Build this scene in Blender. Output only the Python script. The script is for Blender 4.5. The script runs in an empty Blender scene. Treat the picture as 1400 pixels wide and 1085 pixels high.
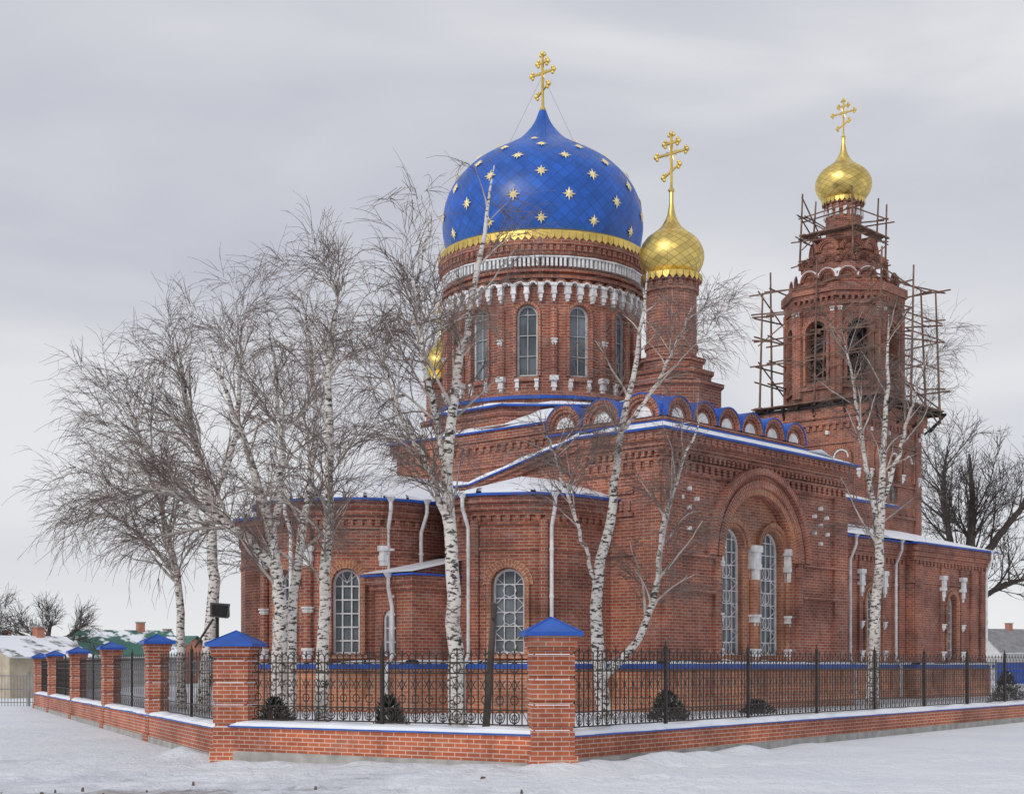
import bpy, math, random
import numpy as np
from mathutils import Vector, Matrix, noise
from mathutils.geometry import tessellate_polygon
random.seed(7); rng=np.random.default_rng(7)
F=2000.; EYE=1.64; HV=910.
def W(u,v,Y): return Vector(((u-700)/F*Y, Y, EYE+(HV-v)/F*Y))
scene=bpy.context.scene
pi=math.pi
# ------------------------------------------------------------ materials
def newmat(name):
    m=bpy.data.materials.new(name); m.use_nodes=True
    nt=m.node_tree; return m,nt,nt.nodes['Principled BSDF']
def N(nt,t,**k):
    n=nt.nodes.new(t)
    for a,b in k.items(): setattr(n,a,b)
    return n
def mixc(nt,fac,a,b,bt='MIX'):
    n=N(nt,'ShaderNodeMix',data_type='RGBA',blend_type=bt)
    for s,x in ((0,fac),(6,a),(7,b)):
        if isinstance(x,bpy.types.NodeSocket): nt.links.new(x,n.inputs[s])
        elif s==0: n.inputs[0].default_value=x
        else: n.inputs[s].default_value=(*x,1)
    return n.outputs[2]
def ramp(nt,src,stops):
    r=N(nt,'ShaderNodeValToRGB'); e=r.color_ramp.elements
    while len(e)<len(stops): e.new(.5)
    for i,(p,c) in enumerate(stops):
        e[i].position=p; e[i].color=(*c,1) if len(c)==3 else c
    nt.links.new(src,r.inputs[0]); return r.outputs[0]
def nz(nt,scale,detail=4,co='Object',sc=(1,1,1),rough=.55):
    tc=N(nt,'ShaderNodeTexCoord'); mp=N(nt,'ShaderNodeMapping'); mp.inputs['Scale'].default_value=sc
    nt.links.new(tc.outputs[co],mp.inputs[0])
    n=N(nt,'ShaderNodeTexNoise'); n.inputs['Scale'].default_value=scale; n.inputs['Detail'].default_value=detail; n.inputs['Roughness'].default_value=rough
    nt.links.new(mp.outputs[0],n.inputs['Vector']); return n.outputs['Fac']
def bump(nt,bs,h,st,d=.02):
    b=N(nt,'ShaderNodeBump'); b.inputs['Strength'].default_value=st; b.inputs['Distance'].default_value=d
    nt.links.new(h,b.inputs['Height']); nt.links.new(b.outputs[0],bs.inputs['Normal'])
def simple(name,c,rough=.7,metal=0,var=.25,scale=3,bst=0.0):
    m,nt,bs=newmat(name)
    f=nz(nt,scale,2)
    col=ramp(nt,f,[(.3,tuple(x*(1-var) for x in c)),(.7,tuple(min(1,x*(1+var)) for x in c))])
    nt.links.new(col,bs.inputs['Base Color']); bs.inputs['Roughness'].default_value=rough; bs.inputs['Metallic'].default_value=metal
    if bst: bump(nt,bs,nz(nt,scale*6),bst)
    return m
def brick(name,c1,c2,mo,stain=.35,bw=.26,rh=.085,ms=.009,stainc=(.44,.37,.33),dk=.45):
    m,nt,bs=newmat(name)
    uv=N(nt,'ShaderNodeUVMap')
    b=N(nt,'ShaderNodeTexBrick'); b.inputs['Scale'].default_value=1
    b.inputs['Brick Width'].default_value=bw; b.inputs['Row Height'].default_value=rh; b.inputs['Mortar Size'].default_value=ms
    b.inputs['Mortar Smooth'].default_value=.3; b.inputs['Bias'].default_value=0
    b.inputs['Color1'].default_value=(*c1,1); b.inputs['Color2'].default_value=(*c2,1); b.inputs['Mortar'].default_value=(*mo,1)
    nt.links.new(uv.outputs[0],b.inputs['Vector'])
    n1=nz(nt,.5,5,sc=(1,1,1.6)); n2=nz(nt,4,4,sc=(1,1,.35)); n3=nz(nt,1.6,5,sc=(1,1,1.5),rough=.7)
    v=ramp(nt,n1,[(.32,(.55,.53,.54)),(.5,(.95,.95,.95)),(.68,(1.32,1.26,1.15))])
    c=mixc(nt,1.0,b.outputs['Color'],v,'MULTIPLY')
    s=ramp(nt,n3,[(.53,(0,0,0)),(.75,(stain,stain,stain))])
    c=mixc(nt,s,c,stainc)
    s2=ramp(nt,n2,[(.5,(0,0,0)),(.75,(dk,dk,dk))])
    c=mixc(nt,s2,c,(c2[0]*.45,c2[1]*.5,c2[2]*.55))
    nt.links.new(c,bs.inputs['Base Color']); bs.inputs['Roughness'].default_value=.9
    bump(nt,bs,b.outputs['Fac'],-.5,.01)
    return m
BR=brick('church_brick',(.35,.112,.066),(.225,.064,.043),(.40,.31,.26))
BRO=brick('orange_brick',(.43,.17,.085),(.31,.105,.058),(.46,.37,.30),.3)
BRP=brick('plinth_brick',(.50,.20,.10),(.39,.13,.072),(.52,.44,.36),.3)
BRF=brick('fence_brick',(.50,.135,.062),(.38,.095,.047),(.58,.46,.39),.25,.25,.075,.009)
WH=simple('white_paint',(.70,.70,.71),.7,0,.2,5)
WFR=simple('window_frame_paint',(.50,.53,.54),.6,0,.2,5)
CONC=simple('concrete',(.36,.35,.33),.9,0,.25,3,.3)
BLUE=simple('blue_metal',(.010,.085,.42),.45,.0,.3,2)
IRON=simple('black_iron',(.034,.024,.021),.5,.3,.3,8)
WOOD=simple('scaffold_wood',(.19,.11,.08),.9,0,.45,3)
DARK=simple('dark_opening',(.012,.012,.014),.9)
BLACK=simple('black_plastic',(.015,.015,.015),.5)
def snowmat(name,dirt=0):
    m,nt,bs=newmat(name)
    c=ramp(nt,nz(nt,.35,5),[(.3,(.76,.80,.87)),(.7,(.87,.89,.93))])
    if dirt:
        n=nz(nt,.55,8,rough=.7); n2=nz(nt,5,6,rough=.7)
        mth=N(nt,'ShaderNodeMath',operation='MULTIPLY_ADD'); nt.links.new(n2,mth.inputs[0]); mth.inputs[1].default_value=.35; nt.links.new(n,mth.inputs[2])
        at=N(nt,'ShaderNodeAttribute'); at.attribute_name='dirt'
        ad=N(nt,'ShaderNodeMath',operation='ADD'); nt.links.new(mth.outputs[0],ad.inputs[0]); nt.links.new(at.outputs['Fac'],ad.inputs[1])
        g=ramp(nt,ad.outputs[0],[(.68,(0,0,0)),(.92,(.6,.6,.6))])
        c=mixc(nt,g,c,(.47,.49,.54))
        f=ramp(nt,ad.outputs[0],[(.88,(0,0,0)),(1.02,(.75,.75,.75))])
        c=mixc(nt,f,c,(.29,.25,.225))
        bump(nt,bs,mth.outputs[0],1.0,.25)
    else: bump(nt,bs,nz(nt,3,4),.4,.04)
    nt.links.new(c,bs.inputs['Base Color']); bs.inputs['Roughness'].default_value=.75
    return m
SNOW=snowmat('snow'); SNOWG=snowmat('snow_ground',1)
def roofmat(name,lo,hi,base=(.010,.07,.36)):
    m,nt,bs=newmat(name)
    f=ramp(nt,nz(nt,.9,5),[(lo,(0,0,0)),(hi,(1,1,1))])
    c=mixc(nt,f,base,(.82,.85,.90)); nt.links.new(c,bs.inputs['Base Color']); bs.inputs['Roughness'].default_value=.6
    bump(nt,bs,f,.5,.05); return m
ROOF=roofmat('blue_roof_snow',.33,.37); ROOFB=roofmat('blue_roof_bare',.52,.58)
ROOFR=roofmat('brick_dark_roof',.54,.60,(.16,.06,.045))
def shingle(name,c,dark,metal,rough,su,sv):
    m,nt,bs=newmat(name)
    uv=N(nt,'ShaderNodeUVMap'); sp=N(nt,'ShaderNodeSeparateXYZ'); nt.links.new(uv.outputs[0],sp.inputs[0])
    def M(op,a,b=None):
        n=N(nt,'ShaderNodeMath',operation=op)
        for i,x in enumerate((a,b)):
            if x is None: continue
            if isinstance(x,bpy.types.NodeSocket): nt.links.new(x,n.inputs[i])
            else: n.inputs[i].default_value=x
        return n.outputs[0]
    a=M('MULTIPLY',sp.outputs[0],su); b=M('MULTIPLY',sp.outputs[1],sv)
    l=[]
    for o in ('ADD','SUBTRACT'):
        fr=M('FRACT',M(o,a,b)); l.append(M('LESS_THAN',fr,.09))
    ln=M('MAXIMUM',l[0],l[1])
    fa=M('FLOOR',M('ADD',a,b)); fb=M('FLOOR',M('SUBTRACT',a,b)); cx=N(nt,'ShaderNodeCombineXYZ'); nt.links.new(fa,cx.inputs[0]); nt.links.new(fb,cx.inputs[1])
    wn=N(nt,'ShaderNodeTexWhiteNoise',noise_dimensions='3D'); nt.links.new(cx.outputs[0],wn.inputs['Vector'])
    v=ramp(nt,nz(nt,1.3,4),[(.3,tuple(x*.75 for x in c)),(.7,tuple(min(1,x*1.25) for x in c))])
    tv=ramp(nt,wn.outputs['Value'],[(0,(.82,.82,.82)),(1,(1.12,1.12,1.12))]); v=mixc(nt,1.0,v,tv,'MULTIPLY')
    cc=mixc(nt,M('MULTIPLY',ln,.65),v,dark)
    nt.links.new(cc,bs.inputs['Base Color']); bs.inputs['Metallic'].default_value=metal
    rr=ramp(nt,wn.outputs['Value'],[(0,(rough*.8,)*3),(1,(rough*1.35,)*3)]); nt.links.new(rr,bs.inputs['Roughness'])
    bump(nt,bs,ln,-.6,.02)
    return m
DOME=shingle('blue_shingles',(.011,.10,.46),(.006,.045,.22),0,.40,48,2.6)
GOLDS=shingle('gold_shingles',(.76,.58,.19),(.25,.16,.04),1,.40,18,4.5)
GOLD=simple('gold',(.74,.54,.16),.38,1,.2,4)
STAR=simple('star_gold',(.85,.72,.40),.5,.3,.05,4)
def glassm():
    m,nt,bs=newmat('window_glass')
    c=ramp(nt,nz(nt,.9,3),[(.35,(.06,.075,.085)),(.65,(.20,.23,.26))]); nt.links.new(c,bs.inputs['Base Color'])
    bs.inputs['Roughness'].default_value=.15; return m
GLASS=glassm()
def bark():
    m,nt,bs=newmat('birch_bark')
    f=nz(nt,7,5,sc=(1,1,2.6),rough=.65); g=nz(nt,1.1,3)
    c=ramp(nt,f,[(.43,(.04,.035,.03)),(.48,(.60,.57,.53)),(.7,(.74,.71,.68))])
    c=mixc(nt,ramp(nt,g,[(.5,(0,0,0)),(.7,(.5,.5,.5))]),c,(.38,.30,.26))
    nt.links.new(c,bs.inputs['Base Color']); bs.inputs['Roughness'].default_value=.8; return m
BARK=bark()
BR1=simple('birch_branch',(.43,.385,.355),.85,0,.45,2.0)
BR2=simple('birch_twig',(.19,.145,.13),.85,0,.4,1.2)
DBARK=simple('dark_bark',(.075,.06,.052),.9,0,.3,3)
# ------------------------------------------------------------ mesh builder
class MB:
    def __init__(s): s.v=[];s.f=[];s.uv=[];s.m=[];s.mats=[]
    def mi(s,m):
        if m not in s.mats: s.mats.append(m)
        return s.mats.index(m)
    def face(s,pts,mat,uv=None):
        i=len(s.v); pts=[Vector(p) for p in pts]
        s.v+= [tuple(p) for p in pts]; s.f.append(tuple(range(i,i+len(pts)))); s.m.append(s.mi(mat))
        if uv is None:
            n=(pts[1]-pts[0]).cross(pts[2]-pts[0])
            if n.length<1e-9: n=Vector((0,0,1))
            n.normalize()
            if abs(n.z)>.8: uv=[(p.x,p.y) for p in pts]
            else:
                t=Vector((-n.y,n.x,0)).normalized(); uv=[(p.dot(t),p.z) for p in pts]
        s.uv+=list(uv)
    def build(s,name,parent=None,smooth=False):
        me=bpy.data.meshes.new(name); me.from_pydata(s.v,[],s.f)
        for m in s.mats: me.materials.append(m)
        me.polygons.foreach_set('material_index',s.m)
        ul=me.uv_layers.new(name='UVMap'); ul.data.foreach_set('uv',np.array(s.uv,dtype=np.float32).ravel())
        if smooth:
            import bmesh
            bm=bmesh.new(); bm.from_mesh(me); bmesh.ops.remove_doubles(bm,verts=bm.verts,dist=1e-4); bm.to_mesh(me); bm.free()
            me.polygons.foreach_set('use_smooth',[True]*len(me.polygons))
        me.update()
        o=bpy.data.objects.new(name,me); scene.collection.objects.link(o)
        if parent: o.parent=parent
        return o
def empty(name,loc=(0,0,0),rz=0):
    o=bpy.data.objects.new(name,None); scene.collection.objects.link(o); o.location=loc; o.rotation_euler=(0,0,rz); return o
def hexa(mb,b,t,mat):
    mb.face([b[3],b[2],b[1],b[0]],mat); mb.face(t,mat)
    for i in range(4):
        j=(i+1)%4; mb.face([b[i],b[j],t[j],t[i]],mat)
def box(mb,x0,x1,y0,y1,z0,z1,mat):
    b=[Vector((x0,y0,z0)),Vector((x1,y0,z0)),Vector((x1,y1,z0)),Vector((x0,y1,z0))]
    hexa(mb,b,[p+Vector((0,0,z1-z0)) for p in b],mat)
class Fr:
    def __init__(s,p0,p1):
        s.o=Vector((p0[0],p0[1],0)); e=Vector((p1[0],p1[1],0)); s.L=(e-s.o).length; s.t=(e-s.o).normalized(); s.n=Vector((s.t.y,-s.t.x,0))
    def P(s,a,z,out=0): return s.o+s.t*a+s.n*out+Vector((0,0,z))
def fbox(mb,f,a0,a1,z0,z1,o0,o1,mat):
    b=[f.P(a0,z0,o1),f.P(a1,z0,o1),f.P(a1,z0,o0),f.P(a0,z0,o0)]
    t=[f.P(a0,z1,o1),f.P(a1,z1,o1),f.P(a1,z1,o0),f.P(a0,z1,o0)]
    hexa(mb,b,t,mat)
def rod(mb,a,b,r,mat,k=5,r2=None):
    a=Vector(a);b=Vector(b);d=(b-a)
    if d.length<1e-6: return
    d.normalize(); x=d.cross(Vector((.31,.2,.93)) if abs(d.z)<.95 else Vector((1,0,0))).normalized(); y=d.cross(x); r2=r if r2 is None else r2
    A=[a+(x*math.cos(2*pi*i/k)+y*math.sin(2*pi*i/k))*r for i in range(k)]
    B=[b+(x*math.cos(2*pi*i/k)+y*math.sin(2*pi*i/k))*r2 for i in range(k)]
    for i in range(k):
        j=(i+1)%k; mb.face([A[i],A[j],B[j],B[i]],mat)
    mb.face(B,mat); mb.face(A[::-1],mat)
def archpts(c,w,zb,zt,seg=10):
    r=w/2; zs=zt-r
    pts=[(c-r,zb),(c+r,zb)]
    for i in range(seg+1):
        a=pi*i/seg; pts.append((c+r*math.cos(a),zs+r*math.sin(a)))
    return pts
def wall(mb,p0,p1,z0,z1,ops,mat,reveal=.28,u0=0,top=None,wb=None,style='grid'):
    f=Fr(p0,p1)
    outer=[(0,z0),(f.L,z0)]+( [(a,z) for a,z in top[::-1]] if top else [(f.L,z1),(0,z1)])
    polys=[[Vector((a,z,0)) for a,z in outer]]
    holes=[archpts(*o[:4]) for o in ops]
    for h in holes: polys.append([Vector((a,z,0)) for a,z in h])
    flat=[p for q in polys for p in q]
    for t in tessellate_polygon(polys):
        q=[flat[i] for i in t]
        if (q[1]-q[0]).cross(q[2]-q[0]).z<0: q=q[::-1]
        mb.face([f.P(p.x,p.y) for p in q],mat,[(p.x+u0,p.y) for p in q])
    for h,o in zip(holes,ops):
        n=len(h)
        for i in range(n):
            j=(i+1)%n
            mb.face([f.P(*h[i]),f.P(*h[j]),f.P(*h[j],-reveal),f.P(*h[i],-reveal)],mat)
        if wb is not None: window(wb,f,o,reveal,style)
    return f
def window(mb,f,o,reveal,style='grid'):
    c,w,zb,zt=o[:4]; r=w/2; zs=zt-r
    h=archpts(c,w,zb,zt)
    if style=='open': return
    WM=WFR if style=='grey' else WH
    mb.face([f.P(a,z,-reveal+.02) for a,z in h],GLASS)
    fw=.06
    hi=archpts(c,w-2*fw,zb+fw,zt-fw); n=len(h); o1=-reveal+.09
    for i in range(n):
        j=(i+1)%n
        mb.face([f.P(*h[i],o1),f.P(*h[j],o1),f.P(*hi[j],o1),f.P(*hi[i],o1)],WM)
        mb.face([f.P(*hi[i],o1),f.P(*hi[j],o1),f.P(*hi[j],o1-.06),f.P(*hi[i],o1-.06)],WM)
    def hw(z): return r-.03 if z<zs else math.sqrt(max(.0001,(r-.03)**2-(z-zs)**2))
    o0=-reveal+.04; o1=-reveal+.075; b=.018 if style=='grid' else .012
    nv=2 if w<.9 else 3
    if style=='grey': nv=1; b=.010
    xs=[c-w/2+w*(k+1)/(nv+1) for k in range(nv)]
    for x in xs:
        zt2=zs+math.sqrt(max(.0001,(r-.03)**2-(x-c)**2)); fbox(mb,f,x-b,x+b,zb+.03,zt2,o0,o1,WM)
    dz=.36 if style!='grey' else .62
    z=zb+dz
    while z<zt-.1:
        q=hw(z); fbox(mb,f,c-q,c+q,z-b,z+b,o0+.003,o1+.004,WM); z+=dz
    if style=='orn':
        z=zb+.2
        while z<zt-.5:
            for i in range(8):
                a0=2*pi*i/8;a1=2*pi*(i+1)/8;R=.17
                rod(mb,f.P(c+R*math.cos(a0),z+R*math.sin(a0),o1),f.P(c+R*math.cos(a1),z+R*math.sin(a1),o1),.014,WM,4)
            for sx in (-1,1):
                rod(mb,f.P(c+sx*.12,z+.12,o1),f.P(c+sx*(r-.05),z+.36,o1),.013,WM,4)
                rod(mb,f.P(c+sx*.12,z-.12,o1),f.P(c+sx*(r-.05),z-.36 if z-.36>zb else zb,o1),.013,WM,4)
            z+=.72
    elif style=='grid':
        for a in (40,65,115,140):
            t=math.radians(a); rod(mb,f.P(c,zs,o1),f.P(c+(r-.04)*math.cos(t),zs+(r-.04)*math.sin(t),o1),.012,WM,4)
def arch(mb,f,c,zs,ri,ro,o0,o1,mat,leg=None,seg=16):
    for i in range(seg):
        a,b=pi*i/seg,pi*(i+1)/seg
        def q(r,t,o): return f.P(c+r*math.cos(t),zs+r*math.sin(t),o)
        ua,ub=a*(ri+ro)/2,b*(ri+ro)/2
        mb.face([q(ri,a,o1),q(ro,a,o1),q(ro,b,o1),q(ri,b,o1)],mat,[(ri,ua),(ro,ua),(ro,ub),(ri,ub)])
        mb.face([q(ro,a,o1),q(ro,a,o0),q(ro,b,o0),q(ro,b,o1)],mat)
        mb.face([q(ri,a,o0),q(ri,a,o1),q(ri,b,o1),q(ri,b,o0)],mat)
    if leg is not None:
        fbox(mb,f,c-ro,c-ri,leg,zs,o0,o1,mat); fbox(mb,f,c+ri,c+ro,leg,zs,o0,o1,mat)
def offs(pts,d,closed):
    P=[Vector((p[0],p[1])) for p in pts]; n=len(P); out=[]
    for i in range(n):
        ns=[]
        for a,b in ((i-1,i),(i,i+1)):
            if not closed and (a<0 or b>=n): continue
            t=(P[b%n]-P[a%n])
            if t.length<1e-6: continue
            t.normalize(); ns.append(Vector((t.y,-t.x)))
        if len(ns)==2:
            m=(ns[0]+ns[1]).normalized(); k=1/max(.3,m.dot(ns[0])); out.append(P[i]+m*d*k)
        else: out.append(P[i]+ns[0]*d)
    return out
def sweep(mb,pts,closed,prof,mat):
    n=len(pts); rings=[[Vector((q.x,q.y,z)) for q in offs(pts,o,closed)] for o,z in prof]
    s=[0]
    for i in range(n): s.append(s[-1]+(Vector(pts[(i+1)%n][:2])-Vector(pts[i][:2])).length)
    for a in range(len(prof)-1):
        va=prof[a][1]; vb=prof[a+1][1]
        if abs(va-vb)<.02: vb=va+abs(prof[a][0]-prof[a+1][0])
        for i in range(n if closed else n-1):
            j=(i+1)%n
            mb.face([rings[a][i],rings[a][j],rings[a+1][j],rings[a+1][i]],mat,[(s[i],va),(s[i+1],va),(s[i+1],vb),(s[i],vb)])
    if not closed:
        for e in (0,n-1): mb.face([rings[a][e] for a in range(len(prof))],mat)
def band(mb,pts,closed,z0,z1,o,mat,inn=-.02): sweep(mb,pts,closed,[(inn,z0),(o,z0),(o,z1),(inn,z1)],mat)
def edges(pts,closed):
    n=len(pts); return [(pts[i],pts[(i+1)%n]) for i in range(n if closed else n-1)]
def dentils(mb,pts,closed,sp,w,z0,z1,o,mat,off=0):
    for a,b in edges(pts,closed):
        f=Fr(a,b); k=max(1,int(round(f.L/sp)))
        for i in range(k):
            c=(i+.5)*f.L/k; fbox(mb,f,c-w/2,c+w/2,z0,z1,off,o,mat)
def snowcap(mb,pts,closed,z,o,h=.1,amp=.05):
    # lumpy snow lying on a ledge
    for a,b in edges(pts,closed):
        f=Fr(a,b); k=max(1,int(f.L/.2)); prev=None
        for i in range(k+1):
            s_=f.L*i/k; q=f.P(s_,0); nn=noise.noise(Vector((q.x*1.3,q.y*1.3,z))); hh=max(.02,h*(1+1.3*nn)); oo=o-.02+amp*nn
            cur=[f.P(s_,z,oo),f.P(s_,z+hh*.7,oo-.03),f.P(s_,z+hh,oo-.1),f.P(s_,z+hh*1.3,-.05)]
            if prev:
                for r in range(3): mb.face([prev[r],cur[r],cur[r+1],prev[r+1]],SNOW)
            prev=cur
def run(mb,pts,closed,z0,z1,ops,mat,wb=None,style='grid',reveal=.28):
    u=0
    for i,(a,b) in enumerate(edges(pts,closed)):
        o=ops.get(i,[]); f=wall(mb,a,b,z0,z1,o,mat,reveal,u,None,wb,style); u+=f.L
def arc(cx,cy,r,angs): return [(cx+r*math.cos(math.radians(a)),cy+r*math.sin(math.radians(a))) for a in angs]
def revolve(mb,prof,seg,mat,c=(0,0),z=0,ph=0):
    L=[0]
    for i in range(1,len(prof)): L.append(L[-1]+math.hypot(prof[i][0]-prof[i-1][0],prof[i][1]-prof[i-1][1]))
    for i in range(seg):
        a,b=2*pi*i/seg+ph,2*pi*(i+1)/seg+ph
        for k in range(len(prof)-1):
            (r0,z0),(r1,z1)=prof[k],prof[k+1]
            q=lambda r,t,zz:(c[0]+r*math.cos(t),c[1]+r*math.sin(t),z+zz)
            P=[q(r0,a,z0),q(r0,b,z0),q(r1,b,z1),q(r1,a,z1)]; U=[(i/seg,L[k]),((i+1)/seg,L[k]),((i+1)/seg,L[k+1]),(i/seg,L[k+1])]
            if r0<1e-5: P=[P[0],P[2],P[3]];U=[U[0],U[2],U[3]]
            elif r1<1e-5: P=P[:3];U=U[:3]
            mb.face(P,mat,U)
def ball(mb,c,r,mat,seg=8):
    pr=[(max(0,r*math.sin(pi*i/6)),-r*math.cos(pi*i/6)) for i in range(7)]; pr[0]=(0,-r);pr[-1]=(0,r)
    revolve(mb,pr,seg,mat,(c[0],c[1]),c[2])
def smoothprof(pr,n=6):
    out=[];P=[pr[0]]+list(pr)+[pr[-1]]
    for i in range(1,len(P)-2):
        for k in range(n):
            t=k/n
            out.append(tuple(.5*((2*P[i][j])+(-P[i-1][j]+P[i+1][j])*t+(2*P[i-1][j]-5*P[i][j]+4*P[i+1][j]-P[i+2][j])*t*t+(-P[i-1][j]+3*P[i][j]-3*P[i+1][j]+P[i+2][j])*t**3) for j in (0,1)))
    out.append(pr[-1]); return out
def capital(mb,f,s,z,w=.3,h=.5,o=.12):
    fbox(mb,f,s-w/2,s+w/2,z+h*.82,z+h,-.02,o+.08,WH); fbox(mb,f,s-w*.38,s+w*.38,z+h*.5,z+h*.82,-.02,o+.05,WH)
    fbox(mb,f,s-w*.45,s+w*.45,z+h*.36,z+h*.5,-.02,o+.06,WH); fbox(mb,f,s-w*.28,s+w*.28,z+h*.08,z+h*.36,-.02,o+.03,WH)
    fbox(mb,f,s-w*.16,s+w*.16,z-h*.08,z+h*.08,-.02,o,WH)
def kok(mb,f,c,zb,r,depth,white=True,rim=BLUE,rf_=None):
    seg=12; rf_=rf_ or ROOF
    P=[(c+r*math.cos(pi*i/seg),zb+r*math.sin(pi*i/seg)) for i in range(seg+1)]
    mb.face([f.P(a,z,0) for a,z in P],BR)
    for i in range(seg): mb.face([f.P(*P[i],0),f.P(*P[i],-depth),f.P(*P[i+1],-depth),f.P(*P[i+1],0)],rf_)
    arch(mb,f,c,zb,r*.74,r*.88,0,.07,BR,None,seg); arch(mb,f,c,zb,r*.88,r*1.03,0,.12,BR,None,seg)
    arch(mb,f,c,zb,r*1.03,r*1.085,-depth*.5,.15,rim,None,seg)
    if white:
        q=[(c+r*.52*math.cos(pi*i/seg),zb+.02+r*.52*math.sin(pi*i/seg)) for i in range(seg+1)]
        mb.face([f.P(a,z,.03) for a,z in q],WH)
        arch(mb,f,c,zb,r*.52,r*.6,0,.05,BR,None,seg)
def cross(mb,c,h,w,ax=(0,1,0)):
    c=Vector(c);A=Vector(ax).normalized();Z=Vector((0,0,1));t=h*.024
    rod(mb,c,c+Z*h,t*1.1,GOLD,6)
    def bar(z,hw,sl=0):
        a=c+Z*(z-sl)+A*hw;b=c+Z*(z+sl)-A*hw; rod(mb,a,b,t,GOLD,6)
        for e,s in ((a,1),(b,-1)):
            ball(mb,e+A*s*t*1.2,t*1.7,GOLD,6); ball(mb,e+Z*t*2.0,t*1.3,GOLD,6); ball(mb,e-Z*t*2.0,t*1.3,GOLD,6)
    bar(h*.66,w); bar(h*.84,w*.42); bar(h*.36,w*.5,h*.08)
    ball(mb,c+Z*h,t*1.8,GOLD,6); ball(mb,c+Z*h*.97+A*t*2,t*1.3,GOLD,6); ball(mb,c+Z*h*.97-A*t*2,t*1.3,GOLD,6)
    for k in range(8):
        a=2*pi*(k+.5)/8; d=A*math.cos(a)+Z*math.sin(a); rod(mb,c+Z*h*.66,c+Z*h*.66+d*w*.42,t*.5,GOLD,4,t*.2)
    revolve(mb,[(0,-h*.03),(h*.045,0),(h*.06,h*.03),(h*.045,h*.06),(0,h*.09)],8,GOLD,(c.x,c.y),c.z)
def loft(mb,A,zA,B,zB,mat,closed=False):
    n=len(A)
    for i in range(n if closed else n-1):
        j=(i+1)%n
        p=[(A[i][0],A[i][1],zA),(A[j][0],A[j][1],zA),(B[j][0],B[j][1],zB),(B[i][0],B[i][1],zB)]
        if (Vector(p[2])-Vector(p[3])).length<1e-5: p=p[:3]
        mb.face(p,mat)
# ------------------------------------------------------------ CHURCH
C=Vector((.985,47.,0)); RZ=math.atan2(.743,.669)
church=empty('orthodox_church',C,RZ)
ZG=.30
wl=MB(); tr=MB(); win=MB(); rf=MB(); pl=MB(); pipe=MB()
SX=4.75; SY=8.19; SN=5.4
slope=[(0,6.85),(SN+1.5,6.85),(SN+5.6,7.8),(SN+SY,7.8)]
cw=[(3.58,1.1,1.95,5.5),(5.62,1.1,1.95,5.5)]
wall(wl,(-SX,-SY),(SX,-SY),ZG,7.8,[(4.6,3.62,1.75,6.45)],BR,.22)
fs=Fr((-SX,-SY),(SX,-SY))
fr2=Fr((-SX,-SY+.22),(SX,-SY+.22))
def subpanel(f,a0,a1,z0,z1,ops):
    p0=f.P(a0,0);p1=f.P(a1,0)
    wall(wl,(p0.x,p0.y),(p1.x,p1.y),z0,z1,[(o[0]-a0,)+o[1:] for o in ops],BRO,.25,a0,None,win,'orn')
subpanel(fr2,2.7,6.5,1.6,6.5,cw)
for rI,rO,oo,m_ in ((1.83,2.02,.10,BRO),(2.02,2.22,.17,BR),(2.22,2.38,.10,BR),(2.38,2.56,.24,BR)):
    arch(tr,fs,4.6,4.64,rI,rO,-.01,oo,m_,None,24)
for rI,rO,oo in ((.57,.68,.06),(.68,.80,.12)):
    for c in (3.58,5.62): arch(tr,fr2,c,4.95,rI,rO,-.01,oo,BRO,None,14)
for s in (4.6,2.72,6.5):
    capital(tr,fr2,s,4.0,.46,1.05,.16); capital(tr,fr2,s,2.75,.36,.35,.14); capital(tr,fr2,s,1.78,.36,.35,.14)
    rod(tr,fr2.P(s,1.75,.05),fr2.P(s,4.4,.05),.14,BRO,8)
for s in (2.45,6.75): fbox(tr,fs,s-.12,s+.12,1.75,4.64,-.01,.1,BR)
wall(wl,(SX,-SY),(SX,SN),ZG,7.8,[],BR); wall(wl,(SX,SN),(-SX,SN),ZG,6.85,[(3.7,1.1,1.95,5.5),(5.8,1.1,1.95,5.5)],BR,.25,0,None,win)
wall(wl,(-SX,SN),(-SX,-SY),ZG,7.8,[],BR,.2,0,slope)
fe=Fr((-SX,SN),(-SX,-SY)); fw_=Fr((SX,SN),(SX,-SY)); 
for i in range(3):
    (a,za),(b,zb)=slope[i],slope[i+1]
    if i!=2:
        for (dz0,dz1,o1,m) in ((-.26,-.12,.12,BR),(-.12,.0,.2,BR),(0,.04,.28,BLUE)):
            bb=[fe.P(a,za+dz0,o1),fe.P(b,zb+dz0,o1),fe.P(b,zb+dz0,-.1),fe.P(a,za+dz0,-.1)]
            hexa(tr,bb,[p+Vector((0,0,dz1-dz0)) for p in bb],m)
        k=30; prev=None
        for j in range(k+1):
            s_=a+(b-a)*j/k; z_=za+(zb-za)*j/k+.041; nn=noise.noise(Vector((s_*1.4,i,2))); hh=.13*(1+.7*nn)
            cur=[fe.P(s_,z_,.25+.05*nn),fe.P(s_,z_+hh*.7,.23+.05*nn),fe.P(s_,z_+hh,.12),fe.P(s_,z_+hh,-.3)]
            if prev:
                for r in range(3): tr.face([prev[r],cur[r],cur[r+1],prev[r+1]],SNOW)
            prev=cur
    rf.face([fe.P(a,za+.01,0),fe.P(b,zb+.01,0),fe.P(b,zb+.35,-1.4),fe.P(a,za+.35,-1.4)],ROOF)
    rf.face([fw_.P(a,za+.01,0),fw_.P(b,zb+.01,0),fw_.P(b,zb+.35,1.4),fw_.P(a,za+.35,1.4)],ROOF)
rf.face([(-SX,SN,6.86),(SX,SN,6.86),(3.3,3.2,7.4),(-3.3,3.2,7.4)],ROOF)
U=[(-SX,-5.6),(-SX,-SY),(SX,-SY),(SX,-5.6)]
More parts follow.
